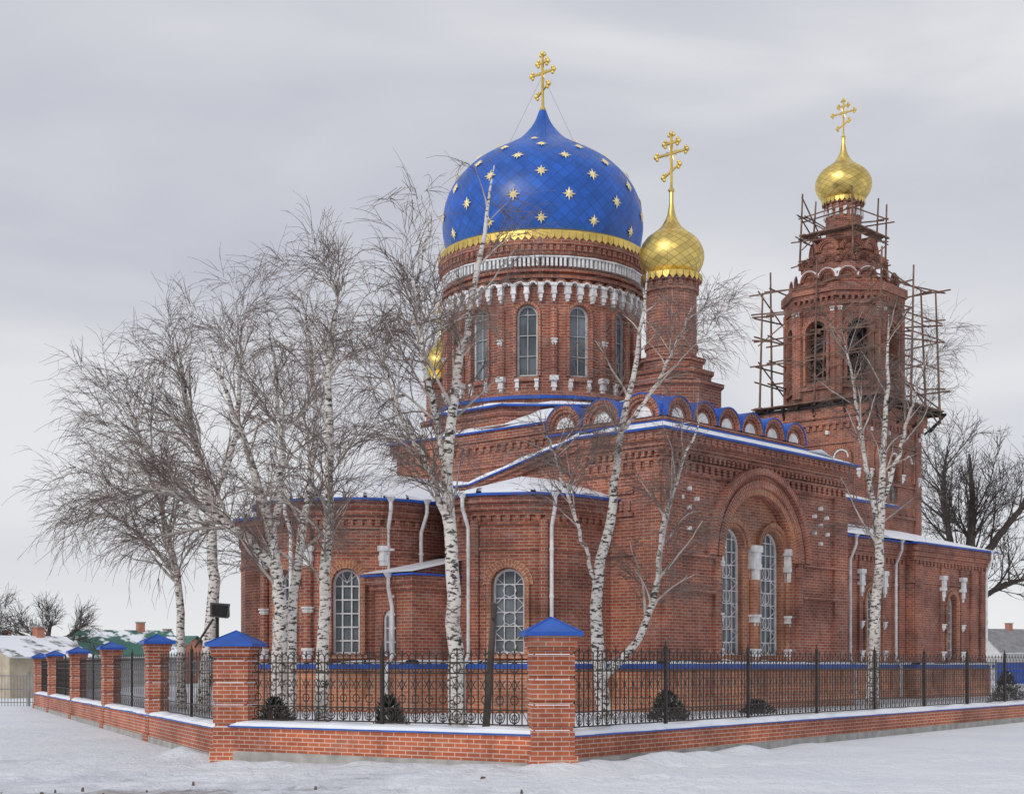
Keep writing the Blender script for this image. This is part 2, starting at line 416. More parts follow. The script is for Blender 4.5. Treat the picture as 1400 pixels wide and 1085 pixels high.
band(tr,U,False,6.72,6.8,.07,BR); band(tr,U,False,7.0,7.07,.07,BR)
dentils(tr,U,False,.3,.15,6.8,7.0,.07,BR)
sweep(tr,U,False,[(-.02,7.25),(.10,7.25),(.10,7.36),(.17,7.36),(.17,7.5),(.26,7.5),(.26,7.76),(-.02,7.76)],BR)
dentils(tr,U,False,.22,.11,7.12,7.25,.1,BR); dentils(tr,U,False,.3,.14,7.55,7.7,.3,BR)
band(tr,U,False,7.76,7.82,.34,BLUE,-.2); snowcap(tr,U[:3],False,7.821,.26,.05,.09)
for s0,s1 in ((.004,.75),(9.5-.75,9.496)): fbox(tr,fs,s0,s1,1.8,6.72,-.01,.1,BR)
o=offs(U,.30,False); inn=[(-3.6,-5.6),(-3.6,-7.4),(3.6,-7.4),(3.6,-5.6)]
loft(rf,[(p.x,p.y) for p in o],7.83,inn,8.25,ROOF)
Q=[(-3.6,-3.3),(-3.6,-7.4),(3.6,-7.4),(3.6,-3.3)]
run(wl,Q,False,7.5,8.55,{},BR)
for (a,b) in edges(Q,False):
    f=Fr(a,b); n=6 if f.L>5 else 3; r=f.L/n/2
    for k in range(n): kok(tr,f,(k+.5)*2*r,8.38,r*.93,.8)
    band(tr,[a,b],False,8.28,8.36,.08,BR)
box(rf,-3.4,3.4,-7.2,-3.4,8.5,8.85,ROOFB)
loft(rf,[(-3.4,-7.2),(3.4,-7.2),(3.4,-3.0),(-3.4,-3.0)],8.86,[(-1.2,-5.6),(1.2,-5.6),(1.2,-4.4),(-1.2,-4.4)],9.5,ROOFB,True)
band(tr,Q,False,8.20,8.25,.14,BLUE)
for (a,z) in ((7.6,6.1),(7.95,5.85),(8.3,6.1),(7.95,6.35),(7.95,5.3),(8.35,5.6),(7.6,5.6),(1.5,6.1),(1.15,5.85),(.8,6.1),(1.15,6.35),(1.15,5.3)):
    fbox(tr,fs,a-.05,a+.05,z-.05,z+.05,-.01,.11,WH)
for z in (4.55,3.6): band(tr,[(SX-2.6,-SY),(SX,-SY)],False,z,z+.08,.13,BR); band(tr,[(-SX,-SY),(-SX+2.3,-SY)],False,z,z+.08,.13,BR)
LE=SN+SY
fbox(tr,fe,LE-.78,LE-.004,1.8,6.72,-.01,.1,BR); fbox(tr,fe,LE-2.98,LE-2.4,1.8,6.3,-.01,.1,BR)
for z in (4.55,6.2,5.6): fbox(tr,fe,LE-2.2,LE-.9,z,z+.09,-.01,.08,BR)
for k in range(5): fbox(tr,fe,LE-2.1+k*.25,LE-2.0+k*.25,5.75,6.0,-.01,.07,BR)
K=[(-3.3,-3.3),(3.3,-3.3),(3.3,3.3),(-3.3,3.3)]
run(wl,K,True,6.5,8.7,{},BR)
sweep(tr,K,True,[(-.02,8.25),(.08,8.25),(.08,8.4),(.16,8.4),(.16,8.66),(-.02,8.66)],BR); band(tr,K,True,8.66,8.71,.25,BLUE,-.2); snowcap(tr,K,True,8.712,.24,.10,.06)
band(tr,K,True,7.6,7.7,.07,BR); dentils(tr,K,True,.3,.15,8.08,8.25,.08,BR)
O8=arc(0,0,3.75,[22.5+45*i for i in range(8)])
run(wl,O8,True,8.5,9.35,{},BR); loft(rf,[(x*1.07,y*1.07) for x,y in K],8.78,[(x*.82,y*.82) for x,y in K],9.25,SNOW,True)
band(tr,O8,True,9.1,9.2,.08,BR)
band(tr,O8,True,9.35,9.41,.15,BLUE,-.4); snowcap(tr,O8,True,9.412,.12,.06,.05)
for sg in (-1,1):
    x=3.42*sg
    rf.face([(x,-1.6,8.8),(x,1.6,8.8),(x,0,9.3)],BR)
    for s in (-1,1): rf.face([(x,1.7*s,8.82),(x,0,9.36),(sg*2.6,0,9.36),(sg*2.6,1.7*s,8.82)],SNOW)
NB=[(1.0,3.3),(1.0,5.35),(-1.0,5.35),(-1.0,3.3)]
run(wl,NB,False,6.6,8.8,{},BR); band(tr,NB,False,8.5,8.78,.12,BR); loft(rf,[(1.15,3.2),(1.15,5.5),(-1.15,5.5),(-1.15,3.2)],8.8,[(.3,4.2),(.3,5.0),(-.3,5.0),(-.3,4.2)],9.2,ROOFB,True)
# drum
R=3.07; ang=[-7.5+15*i+2 for i in range(24)]
D=arc(0,0,R,ang)
wd=2*R*math.sin(math.radians(7.5))
ops={i:[(wd/2,.64,10.35,12.5)] for i in range(0,24,2)}
run(wl,D,True,9.3,14.55,ops,BR,win,'grey',.2)
sweep(tr,D,True,[(-.02,9.45),(.28,9.45),(.28,9.72),(.12,9.9),(-.02,9.9)],BR); band(tr,D,True,9.62,9.72,.33,BLUE)
for i,(a,b) in enumerate(edges(D,True)):
    f=Fr(a,b)
    if i%2==0:
        arch(tr,f,wd/2,12.18,.33,.42,-.01,.07,BR,10.35,10)
        fbox(tr,f,.02,wd-.02,10.2,10.3,-.01,.1,BR)
        for s in (.1,wd-.1): capital(tr,f,s,9.85,.14,.4,.06)
    else:
        rod(tr,f.P(wd/2,10.3,.05),f.P(wd/2,12.4,.05),.11,BR,8)
        capital(tr,f,wd/2,11.25,.2,.2,.12)
        fbox(tr,f,wd/2-.13,wd/2+.13,10.2,10.34,-.01,.2,WH); capital(tr,f,wd/2,9.85,.2,.4,.08)
    for s in (0,wd/2):
        capital(tr,f,s,12.62,.19,.5,.12)
    for c in (wd/4,3*wd/4):
        arch(tr,f,c,13.05,.1,.2,-.01,.15,BR,None,8); arch(tr,f,c,13.05,.085,.125,-.01,.165,WH,None,8)
band(tr,D,True,13.26,13.34,.2,BR); band(tr,D,True,13.45,13.52,.16,BR)
dentils(tr,D,True,.135,.07,13.62,13.88,.17,WH); band(tr,D,True,13.88,13.92,.2,WH)
sweep(tr,D,True,[(-.02,13.96),(.16,13.96),(.2,14.2),(.28,14.25),(.28,14.5),(-.02,14.5)],BR)
dentils(tr,D,True,.2,.1,14.06,14.24,.26,BR)
gb=MB()
revolve(gb,[(3.0,14.5),(3.34,14.5),(3.34,14.66),(3.22,14.74),(3.05,14.8)],72,GOLD)
for i in range(96):
    a=2*pi*i/96; f=Fr((3.36*math.cos(a-.03),3.36*math.sin(a-.03)),(3.36*math.cos(a+.03),3.36*math.sin(a+.03)))
    gb.face([f.P(0,14.62),f.P(0,14.46),f.P(f.L*.5,14.36),f.P(f.L,14.46),f.P(f.L,14.62)],GOLD)
sc=.0235
dp=[(352,130),(335,134.5),(312,137),(287,134),(263,124.5),(242,108),(226,89),(213,67),(203,49),(193,33),(180,20),(167,11),(152,5)]
prof=smoothprof([(w*sc,EYE+(HV-v)*sc) for v,w in dp],5)
dm=MB(); revolve(dm,prof,96,DOME); dm.build('dome',church,True)
st=MB()
def pos(v):
    z=EYE+(HV-v)*sc
    for i in range(len(prof)-1):
        if prof[i][1]<=z<=prof[i+1][1]:
            t=(z-prof[i][1])/(prof[i+1][1]-prof[i][1]); r=prof[i][0]+(prof[i+1][0]-prof[i][0])*t
            d=Vector((prof[i+1][0]-prof[i][0],0,prof[i+1][1]-prof[i][1])).normalized(); return r,z,d
for k,(v,R0) in enumerate(((338,.2),(308,.22),(278,.22),(252,.21),(232,.18),(216,.13))):
    r,z,d=pos(v); n=12 if k<5 else 8
    for i in range(n):
        a=2*pi*(i+.5*(k%2))/n+math.radians(10); er=Vector((math.cos(a),math.sin(a),0)); et=Vector((-math.sin(a),math.cos(a),0))
        tz=er*d.x+Vector((0,0,d.z)); nn=et.cross(tz).normalized(); c=er*r+Vector((0,0,z))
        if nn.dot(er)<0: nn=-nn
        P=[]
        for j in range(16):
            rr=(R0 if j%4==0 else R0*.75) if j%2==0 else R0*.4
            th=j*pi/8; x=rr*math.cos(th);y=rr*math.sin(th); sag=x*x/(2*max(r,.5))+ y*y/6
            P.append(c+et*x+tz*y+nn*(.035-sag))
        ctr=c+nn*.075
        for j in range(16): st.face([P[j],P[(j+1)%16],ctr],STAR)
st.build('dome_stars',church)
cross(gb,(0,0,19.45),1.85,.42)
for a in range(4): rod(gb,(0,0,20.6),(1.3*math.cos(a*pi/2+.8),1.3*math.sin(a*pi/2+.8),17.9),.004,IRON,3)
gb.build('gold_ring_and_cross',church)
def cupola(nm,x,y,z0,zc,r,bw,hb,tip,crossh,crossw,seg=16):
    m=MB(); g=MB(); k=MB()
    P=arc(x,y,r,[360*i/seg for i in range(seg)])
    run(m,P,True,z0,zc,{},BR)
    for q,o in ((z0+.1,.1),(z0+.25*(zc-z0),.05),(zc-.5,.07),(zc-.2,.1)): band(m,P,True,q,q+.1,o,BR)
    dentils(m,P,True,.3,.12,zc-.38,zc-.2,.07,BR)
    pr=smoothprof([(bw*a,zc+hb*b) for a,b in ((.70,0),(.86,.09),(.98,.22),(1.0,.34),(.93,.46),(.76,.58),(.52,.67),(.33,.75),(.20,.85),(.12,.95),(.07,1.1))],4)
    revolve(k,pr,40,GOLDS,(x,y)); k.build(nm+'_bulb',church,True)
    revolve(g,[(r,zc-.12),(r*1.17,zc-.1),(r*1.2,zc+.02),(bw*.72,zc+.06)],32,GOLD,(x,y))
    for i in range(28):
        a=2*pi*i/28; rr=r*1.21; f=Fr((x+rr*math.cos(a-.1),y+rr*math.sin(a-.1)),(x+rr*math.cos(a+.1),y+rr*math.sin(a+.1)))
        g.face([f.P(0,zc),f.P(0,zc-.12),f.P(f.L/2,zc-.22),f.P(f.L,zc-.12),f.P(f.L,zc)],GOLD)
    rod(g,(x,y,zc+hb*1.05),(x,y,tip),bw*.065,GOLD,8)
    cross(g,(x,y,tip),crossh,crossw)
    g.build(nm+'_gold',church); m.build(nm+'_drum',church)
cupola('south_cupola',0,-5.07,10.3,13.2,.76,.97,2.0,15.75,1.75,.52)
cupola('north_cupola',0,4.6,9.3,11.55,.5,.62,1.4,13.2,.9,.28)
for y,ks in ((-5.07,1),(4.6,.55)):
    for r,za,zb in ((1.5,9.0,9.9),(1.2,9.9,10.3),(.95,10.3,10.7)):
        if y>0: za-=.4; zb-=.4
        r*=ks
        P=arc(0,y,r,[22.5+45*i for i in range(8)]); run(wl,P,True,za,zb,{},BR); band(tr,P,True,zb-.1,zb,.08,BR,-.5*ks)
        sweep(rf,P,True,[(.1,zb+.004),(-.35*ks,zb+.12)],ROOFR)
def apse(pts,ops,zc,apex,ridge,winstyle='grid'):
    run(wl,pts,False,ZG,zc,ops,BR,win,winstyle)
    sweep(tr,pts,False,[(-.02,zc-.5),(.06,zc-.5),(.06,zc-.38),(.14,zc-.38),(.14,zc-.2),(.24,zc-.2),(.24,zc-.02),(-.02,zc-.02)],BR)
    dentils(tr,pts,False,.26,.13,zc-.66,zc-.5,.07,BR); band(tr,pts,False,zc-.74,zc-.67,.06,BR)
    band(tr,pts,False,zc-.02,zc+.045,.36,BLUE,-.2)
    snowcap(tr,pts,False,zc+.047,.33,.09,.09)
    band(tr,pts,False,4.62,4.7,.05,BR)
    o=offs(pts,.28,False); n=len(o); z=zc+.10
    for i in range(n-1):
        if i==0: P=[(o[0].x,o[0].y,z),(o[1].x,o[1].y,z),apex,ridge]
        elif i==n-2: P=[(o[i].x,o[i].y,z),(o[i+1].x,o[i+1].y,z),ridge,apex]
        else: P=[(o[i].x,o[i].y,z),(o[i+1].x,o[i+1].y,z),apex]
        rf.face(P,ROOF)
ca=[90,103,116,129,151,162,169,191,201,211,233,243,256,270]
cen=arc(-8,0,2.55,ca)
cpts=[(-4.75,2.55)]+cen+[(-4.75,-2.55)]
def chord(p,i): return (Vector(p[i+1])-Vector(p[i])).length
cops={}
for ei in (4,7,10):
    L=chord(cpts,ei); cops[ei]=[(L/2,.72,1.95,4.2)]
apse(cpts,cops,6.0,(-8,0,7.1),(-4.75,0,7.15))
def winsur(pts,ei,w,zb,zt):
    f=Fr(pts[ei],pts[ei+1]); c=f.L/2; r=w/2
    arch(tr,f,c,zt-r,r+.02,r+.14,-.01,.09,BRO,zb,12); arch(tr,f,c,zt-r,r+.14,r+.24,-.01,.05,BRO,None,12)
    fbox(tr,f,c-r-.2,c+r+.2,zb-.12,zb-.02,-.01,.15,BRO)
for ei in (4,7,10): winsur(cpts,ei,.72,1.95,4.2)
def column(x,y,r=.12):
    rod(tr,(x,y,1.75),(x,y,5.3),r,BR,8)
    for z,k in ((4.15,.65),(3.0,.2),(1.76,.35)):
        for q,w in ((0,.75),(.2,.95),(.4,1.15),(.6,.95),(.8,1.3)):
            rod(tr,(x,y,z+k*q),(x,y,z+k*(q+.21)),r*w*1.12,WH,8)
for a in (199,244,157): column(-8+2.63*math.cos(math.radians(a)),2.63*math.sin(math.radians(a)))
ra=[90,110,130,150,165,178,193,230,245,258,270]
rc=arc(-6.1,-4.5,2.0,ra)
rpts=[(-4.75,-2.5)]+rc+[(-4.75,-6.5)]
L=chord(rpts,7)
apse(rpts,{7:[(L/2,.84,1.95,4.15)]},6.02,(-6.1,-4.5,6.75),(-4.75,-4.5,6.8),'orn'); winsur(rpts,7,.84,1.95,4.15)
for a in (186,238): 
    x,y=-6.1+2.06*math.cos(math.radians(a)),-4.5+2.06*math.sin(math.radians(a)); rod(tr,(x,y,1.75),(x,y,5.4),.12,BR,8)
la=[(x,-y) for x,y in rpts][::-1]
apse(la,{},6.02,(-6.1,4.5,6.75),(-4.75,4.5,6.8))
an=[(-7.6,-2.5),(-9.6,-2.5),(-9.6,-3.9),(-7.6,-3.9)]
run(wl,an,False,ZG,3.95,{1:[(.55,.5,1.9,3.1)]},BR,win,'grid',.15)
sweep(tr,an,False,[(-.02,3.6),(.1,3.6),(.1,3.75),(.18,3.75),(.18,3.95),(-.02,3.95)],BR); band(tr,an,False,3.95,4.0,.28,BLUE,-.1)
rf.face([(-9.9,-2.2,4.03),(-9.9,-4.2,4.03),(-7.4,-4.2,4.55),(-7.4,-2.2,4.55)],SNOW)
wl.face([(-9.6,-3.89,3.9),(-7.5,-3.89,3.9),(-7.5,-3.89,4.5),(-9.6,-3.89,4.06)],BR)
NX=21.1
nv=[(4.75,-5.0),(14.9,-5.0),(14.9,-5.4),(NX,-5.4),(NX,5.4),(14.9,5.4),(14.9,5.0),(4.75,5.0)]
nops={0:[(3.0,.85,1.9,4.4),(7.6,.85,1.9,4.4)],2:[(3.1,.85,1.9,4.4)],3:[(5.4,1.8,.4,3.6)],6:[(3,.85,1.9,4.4),(7.6,.85,1.9,4.4)]}
run(wl,nv,False,ZG,6.2,nops,BR,win)
sweep(tr,nv,False,[(-.02,5.6),(.08,5.6),(.08,5.75),(.16,5.75),(.16,5.95),(.26,5.95),(.26,6.18),(-.02,6.18)],BR); band(tr,nv,False,6.18,6.24,.38,BLUE,-.2)
dentils(tr,nv,False,.3,.15,5.42,5.6,.08,BR); band(tr,nv,False,4.75,4.83,.05,BR)
f0=Fr(nv[0],nv[1]); f2=Fr(nv[2],nv[3])
for f,c in ((f0,3.0),(f0,7.6),(f2,3.1)):
    arch(tr,f,c,3.975,.44,.58,-.01,.1,BRO,1.8,12); arch(tr,f,c,3.975,.58,.7,-.01,.05,BRO,None,12)
    for s in (-.85,.85):
        fbox(tr,f,c+s-.13,c+s+.13,1.8,5.4,-.01,.08,BR); capital(tr,f,c+s,4.2,.32,.9,.12); capital(tr,f,c+s,3.0,.22,.25,.1); capital(tr,f,c+s,1.85,.26,.35,.1)
for f,a in ((f0,9.8),(f0,5.3),(f2,.3),(f2,5.9),(f2,5.0)): fbox(tr,f,a-.25,a+.25,1.8,5.42,-.01,.1,BR)
ro=[(4.75,-5.35),(NX+.4,-5.75),(NX+.4,5.75),(4.75,5.35)]
loft(rf,ro,6.26,[(4.75,-3.2),(18,-3.2),(18,3.2),(4.75,3.2)],7.0,ROOF,True)
nb=[(3.3,-3.2),(17.2,-3.2),(17.2,3.2),(3.3,3.2)]
run(wl,nb,True,6.4,7.9,{},BR); sweep(tr,nb,True,[(-.02,7.4),(.1,7.4),(.1,7.6),(.18,7.6),(.18,7.86),(-.02,7.86)],BR); band(tr,nb,True,7.86,7.92,.3,BLUE,-.2)
loft(rf,[(3.3,-3.5),(17.4,-3.5),(17.4,3.5),(3.3,3.5)],7.94,[(3.3,-.3),(17,-.3),(17,.3),(3.3,.3)],8.9,ROOF,True)
bx=19.3; h=2.3
B=[(bx-h,-h),(bx+h,-h),(bx+h,h),(bx-h,h)]
run(wl,B,True,6.2,12.2,{i:[(h,.7,8.3,10.2)] for i in (0,3)},BR,win,'grey')
for z in (7.7,9.0,10.6): band(tr,B,True,z,z+.09,.07,BR)
for a,b in edges(B,True):
    f=Fr(a,b)
    for s in (.25,2*h-.25): fbox(tr,f,s-.24,s+.24,6.6,11.2,-.01,.09,BR)
    for s in (1.1,2.3,3.5):
        arch(tr,f,s,10.0,.38,.5,-.01,.1,BR,9.2,10); arch(tr,f,s,10.0,.3,.36,-.01,.06,WH,None,10)
    for s in (.25,1.7,2.9,2*h-.25): capital(tr,f,s,9.15,.2,.35,.1); fbox(tr,f,s-.06,s+.06,11.0,11.15,0,.14,WH)
    for k in range(7): fbox(tr,f,.6+k*.55,.75+k*.55,7.85,8.2,-.01,.08,BR)
dentils(tr,B,True,.3,.15,11.2,11.4,.1,BR)
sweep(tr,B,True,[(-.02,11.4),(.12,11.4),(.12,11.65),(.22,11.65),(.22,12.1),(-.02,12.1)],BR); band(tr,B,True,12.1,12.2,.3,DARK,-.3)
O=arc(bx,0,2.35,[22.5+45*i for i in range(8)]); oL=chord(O,0)
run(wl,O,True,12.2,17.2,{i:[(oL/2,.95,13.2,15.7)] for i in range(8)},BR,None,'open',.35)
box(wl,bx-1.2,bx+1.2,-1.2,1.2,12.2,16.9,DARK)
for a,b in edges(O,True):
    f=Fr(a,b)
    arch(tr,f,oL/2,15.22,.48,.6,-.01,.1,BR,13.1,12); arch(tr,f,oL/2,15.22,.6,.72,-.01,.06,BR,None,12)
    for s in (.1,oL-.1): rod(tr,f.P(s,12.6,.05),f.P(s,16.4,.05),.14,BR,8); capital(tr,f,s,15.9,.2,.25,.13)
for z in (12.9,16.3): band(tr,O,True,z,z+.12,.12,BR)
sweep(tr,O,True,[(-.02,16.6),(.14,16.6),(.14,16.8),(.24,16.8),(.24,17.15),(-.02,17.15)],BR); dentils(tr,O,True,.24,.12,16.42,16.6,.14,BR)
for zt,rr,hh in ((17.15,2.15,.75),(17.95,1.75,.65),(18.6,1.3,.5)):
    O2=arc(bx,0,rr,[22.5*(1 if zt!=17.95 else 2)+45*i for i in range(8)])
    run(wl,O2,True,zt-.1,zt+hh*.6,{},BR); l2=chord(O2,0)
    for a,b in edges(O2,True):
        f=Fr(a,b); kk=1 if rr<1.5 else 2
        for q in range(kk): kok(tr,f,l2*(q+.5)/kk,zt+hh*.35,l2/2/kk*.95,.5,False,SNOW if rr>2 else BR,ROOFR)
    sweep(rf,O2,True,[(0,zt+hh*.6),(-.6,zt+hh*1.15)],ROOFR)
cupola('belfry_cupola',bx,0,18.7,21.1,.74,1.17,2.2,23.75,1.6,.5)
P=arc(bx,0,.74,[22.5*i for i in range(16)]); dentils(tr,P,True,.29,.14,20.35,20.7,.1,WH)
perim=[[(-SX,-6.5),(-SX,-SY),(SX,-SY),(SX,-5.0)],cpts,rpts[1:],[(x,y) for x,y in an],nv,la,[(SX,5),(SX,SN),(-SX,SN)]]
for q in perim:
    sweep(pl,q,False,[(.10,ZG-.1),(.22,ZG-.1),(.22,.75),(.14,.82),(.14,1.50),(.20,1.53),(.20,1.57),(-.02,1.57)],BRP)
    band(tr,q,False,1.57,1.70,.27,BLUE); snowcap(tr,q,False,1.701,.24,.06,.08)
    for a,b in edges(q,False):
        f=Fr(a,b)
        if f.L>1.5:
            k=int(f.L/.8)
            for i in range(k):
                c=(i+.5)*f.L/k; fbox(pl,f,c-.06,c+.06,.82,1.5,.1,.19,BRP)
def downpipe(x,y,nx,ny,zt,zb=.5,r=.05,over=.35):
    p=[(x+nx*(over+.02),y+ny*(over+.02),zt),(x+nx*(over+.02),y+ny*(over+.02),zt-.25),(x+nx*.14,y+ny*.14,zt-.75),(x+nx*.14,y+ny*.14,1.9),(x+nx*.33,y+ny*.33,1.65),(x+nx*.33,y+ny*.33,zb)]
    for a,b in zip(p[:-1],p[1:]): rod(pipe,a,b,r,WH,8)
    rod(pipe,p[0],(p[0][0],p[0][1],zt+.12),.06,WH,8,.13)
    for z in (2.3,3.4,4.6): rod(pipe,(p[2][0],p[2][1],z),(p[2][0],p[2][1],z+.05),.065,WH,8)
def polar(cx,cy,r,a,zt=5.95):
    t=math.radians(a); downpipe(cx+r*math.cos(t),cy+r*math.sin(t),math.cos(t),math.sin(t),zt)
polar(-8,0,2.55,188); polar(-8,0,2.55,246); polar(-6.1,-4.5,2.0,182,5.95); polar(-6.1,-4.5,2.0,243,5.95); polar(-8,0,2.55,268)
downpipe(-9.6,-3.3,-1,0,3.9,over=.25); downpipe(10.6,-5,0,-1,6.15); downpipe(14.0,-5,0,-1,6.15); downpipe(20.9,-5.4,0,-1,6.15); downpipe(SX+.02,-7.6,1,0,6.9)
wl.build('brick_walls',church); tr.build('trim_and_ornament',church); win.build('windows',church); rf.build('roofs',church); pl.build('plinth',church); pipe.build('downpipes',church)
# ------------------------------------------------------------ scaffolding
scf=empty('wooden_scaffolding',C,RZ); s=MB(); sxo=bx+.2; syo=-.15
def jit(a): return random.uniform(-a,a)
def tower(hx,z0,z1,step,inner,nside,pr=.055,ext=1.0,cx=None,cy=0,pb=.85):
    per=[]; cx=sxo if cx is None else cx
    for hh in (hx,inner):
        q=[(-hh,-hh),(hh,-hh),(hh,hh),(-hh,hh)]; ring=[]
        for i in range(4):
            a,b=q[i],q[(i+1)%4]
            for k in range(nside): ring.append((cx+a[0]+(b[0]-a[0])*k/nside,cy+a[1]+(b[1]-a[1])*k/nside))
        per.append(ring)
    n=len(per[0])
    for ri,ring in enumerate(per):
        for i,(x,y) in enumerate(ring):
            rod(s,(x+jit(.1),y+jit(.1),z0-.3),(x+jit(.22),y+jit(.22),z1+random.uniform(-.4,1.1)*ext*(1-ri*.5)),pr,WOOD,5,pr*.7)
    z=z0
    while z<z1:
        for ring in per:
            for i in range(n):
                a,b=Vector(ring[i]),Vector(ring[(i+1)%n]); d=(b-a).normalized()*random.uniform(.15,.55)
                if random.random()<pb: rod(s,(a.x-d.x,a.y-d.y,z+jit(.22)),(b.x+d.x,b.y+d.y,z+jit(.22)),pr*.72,WOOD,4)
        for i in range(n):
            a,b=per[0][i],per[1][i]
            if random.random()<pb: rod(s,(a[0]+(a[0]-b[0])*.4,a[1]+(a[1]-b[1])*.4,z+.05),(b[0],b[1],z+.05+jit(.1)),pr*.72,WOOD,4)
        z+=step*random.uniform(.9,1.1)
    for i in range(n):
        for q in range(2):
            if random.random()<.6:
                a,b=per[0][i],per[0][(i+1)%n]; za=random.uniform(z0,z1-1.5)
                rod(s,(a[0],a[1],za),(b[0],b[1],za+random.choice((-1.4,1.6,2.2))),pr*.65,WOOD,4)
tower(2.72,12.1,17.6,1.05,2.25,2,.055,1.3,None,syo,.75)
tower(1.25,18.5,20.9,.95,1.0,1,.05,1.2,bx,0,.8)
def deck(cx,cy,hx,hi,z):
    for x0,x1,y0,y1 in ((-hx,hx,-hx,-hi),(-hx,hx,hi,hx),(-hx,-hi,-hi,hi),(hi,hx,-hi,hi)):
        n=3
        for k in range(n):
            if x1-x0>y1-y0:
                a=y0+(y1-y0)*k/n; box(s,cx+x0+jit(.2),cx+x1+jit(.2),cy+a+.02,cy+a+(y1-y0)/n-.03,z+jit(.02),z+.06,WOOD)
            else:
                a=x0+(x1-x0)*k/n; box(s,cx+a+.02,cx+a+(x1-x0)/n-.03,cy+y0,cy+y1,z+jit(.02),z+.06,WOOD)
deck(sxo,syo,2.95,2.35,12.3); deck(bx,0,1.35,.85,19.6)
for i in range(4):
    for k in range(9):
        t=-2.8+.7*k
        p=[(t,-3.0),(3.0,t),(t,3.0),(-3.0,t)][i]; q=[(t,-2.25),(2.25,t),(t,2.25),(-2.25,t)][i]
        rod(s,(sxo+p[0],syo+p[1],12.2),(bx+q[0],q[1],12.2),.06,DARK,4)
        if k%2==0: rod(s,(sxo+p[0],syo+p[1],12.2),(bx+q[0],q[1],11.4),.05,DARK,4)
s.build('poles_and_decks',scf)
# ------------------------------------------------------------ ground
def zg(x,y):
    t=min(1,max(0,(x+8)/8.6)); t=t*t*(3-2*t); return -.16+.16*t
xs=[-2500*((n)/22)**3-16 for n in range(22,0,-1)]+list(np.arange(-16,18,.12))+[18+2500*((n)/22)**3 for n in range(1,23)]
ys=[-300,-100,-30,0,8,12,15]+list(np.arange(17,31,.12))+list(np.arange(31.5,60,1.0))+[60+4500*(n/22)**3 for n in range(1,23)]
P0=Vector((.62,23.4)); P1=Vector((-5.09,27.)); dl=Vector((-.391,.920)); dr=Vector((14.8,20.6)).normalized()
segs=[(a,b-a,(b-a).length_squared) for a,b in ((P0,P1),(P0,P0+dr*40),(P1,P1+dl*45))]
def distseg(x,y):
    q=Vector((x,y)); best=9
    for a,d,l in segs:
        t=max(0,min(1,(q-a).dot(d)/l)); best=min(best,(q-a-d*t).length)
    return best
prints=[]
for (x0,y0,x1,y1) in ((-11,24.5,-2,20.5),(-9,21.2,1,19.6),(-2,22.2,9,25.5),(-7,19.3,-3,23.8),(1,20.5,9,21.8),(-13,27,-8,24)):
    L=math.hypot(x1-x0,y1-y0); k=int(L/.38)
    for i in range(k):
        t=i/k; sgn=.11*(1 if i%2 else -1); prints.append((x0+(x1-x0)*t+jit(.07)-(y1-y0)/L*sgn,y0+(y1-y0)*t+.5*math.sin(t*4)+jit(.07)+(x1-x0)/L*sgn))
pg={}
for p in prints:
    for i in (-1,0,1):
        for j in (-1,0,1): pg.setdefault((int(p[0]//.5)+i,int(p[1]//.5)+j),[]).append(p)
V=[];dirt=[]
for y in ys:
    for x in xs:
        z=zg(x,y); dm_=-.15
        if -16<=x<=18 and 16.9<y<31.1:
            nn=noise.fractal(Vector((x*.35,y*.35,0)),1.0,2.0,4)
            n2=noise.fractal(Vector((x*1.6,y*1.6,3)),1.0,2.0,4)
            d=distseg(x,y)
            z+=nn*.07+n2*.04*(1 if x<3 else .5)
            z+=.20*math.exp(-((d-.65)/.38)**2)*max(0,.25+noise.noise(Vector((x*.7,y*.7,9)))*1.3)
            r1=x*.30+y-19.3+.3*math.sin(x*.5)
            ru=0
            for k,wd_ in ((0,.22),(1.6,.22),(-.9,.15),(2.6,.18)): ru+=math.exp(-((r1-k)/wd_)**2)
            z-=.05*ru*(.6+nn)
            fp=0
            for (px,py) in pg.get((int(x//.5),int(y//.5)),()):
                fp=max(fp,math.exp(-((x-px)**2+(y-py)**2)/.018))
            z-=.07*fp
            dm_=.19*math.exp(-((x+6)/4.5)**2)*math.exp(-((y-20.3)/2.0)**2)+.08*min(1,ru)*(x<4)-.10*(1/(1+math.exp(-(x-2))))+.07*fp
            e=min(1,(31.1-y)/2,(y-16.9)/1,(x+16)/2,(18-x)/2)
            z=zg(x,y)+(z-zg(x,y))*max(0,e)
        V.append((x,y,z)); dirt.append(dm_)
nx=len(xs); Fc=[(j*nx+i,j*nx+i+1,(j+1)*nx+i+1,(j+1)*nx+i) for j in range(len(ys)-1) for i in range(nx-1)]
me=bpy.data.meshes.new('snow_ground'); me.from_pydata(V,[],Fc); me.materials.append(SNOWG)
at=me.attributes.new('dirt','FLOAT','POINT'); at.data.foreach_set('value',dirt)
me.polygons.foreach_set('use_smooth',[True]*len(me.polygons))
scene.collection.objects.link(bpy.data.objects.new('snow_ground',me))
yd=MB(); PE=P1+dl*42; RE=P0+dr*75
def yz(p): return .44+.03*noise.noise(Vector((p[0]*.4,p[1]*.4,0)))
front=[PE+(P1-PE)*t for t in np.linspace(0,1,30)]+[P1+(P0-P1)*t for t in np.linspace(0.03,1,12)]+[P0+(RE-P0)*t for t in np.linspace(.02,1,50)]
back=[Vector((-22+ (92)*i/(len(front)-1),125)) for i in range(len(front))]
rows=[]
for k in range(31):
    t=(k/30)**1.5; rows.append([(lambda p:(p.x,p.y,yz(p)))(a.lerp(b,t)) for a,b in zip(front,back)])
for k in range(30):
    for i in range(len(front)-1): yd.face([rows[k][i],rows[k][i+1],rows[k+1][i+1],rows[k+1][i]],SNOW)
yd.build('snowy_churchyard_ground',None,True)
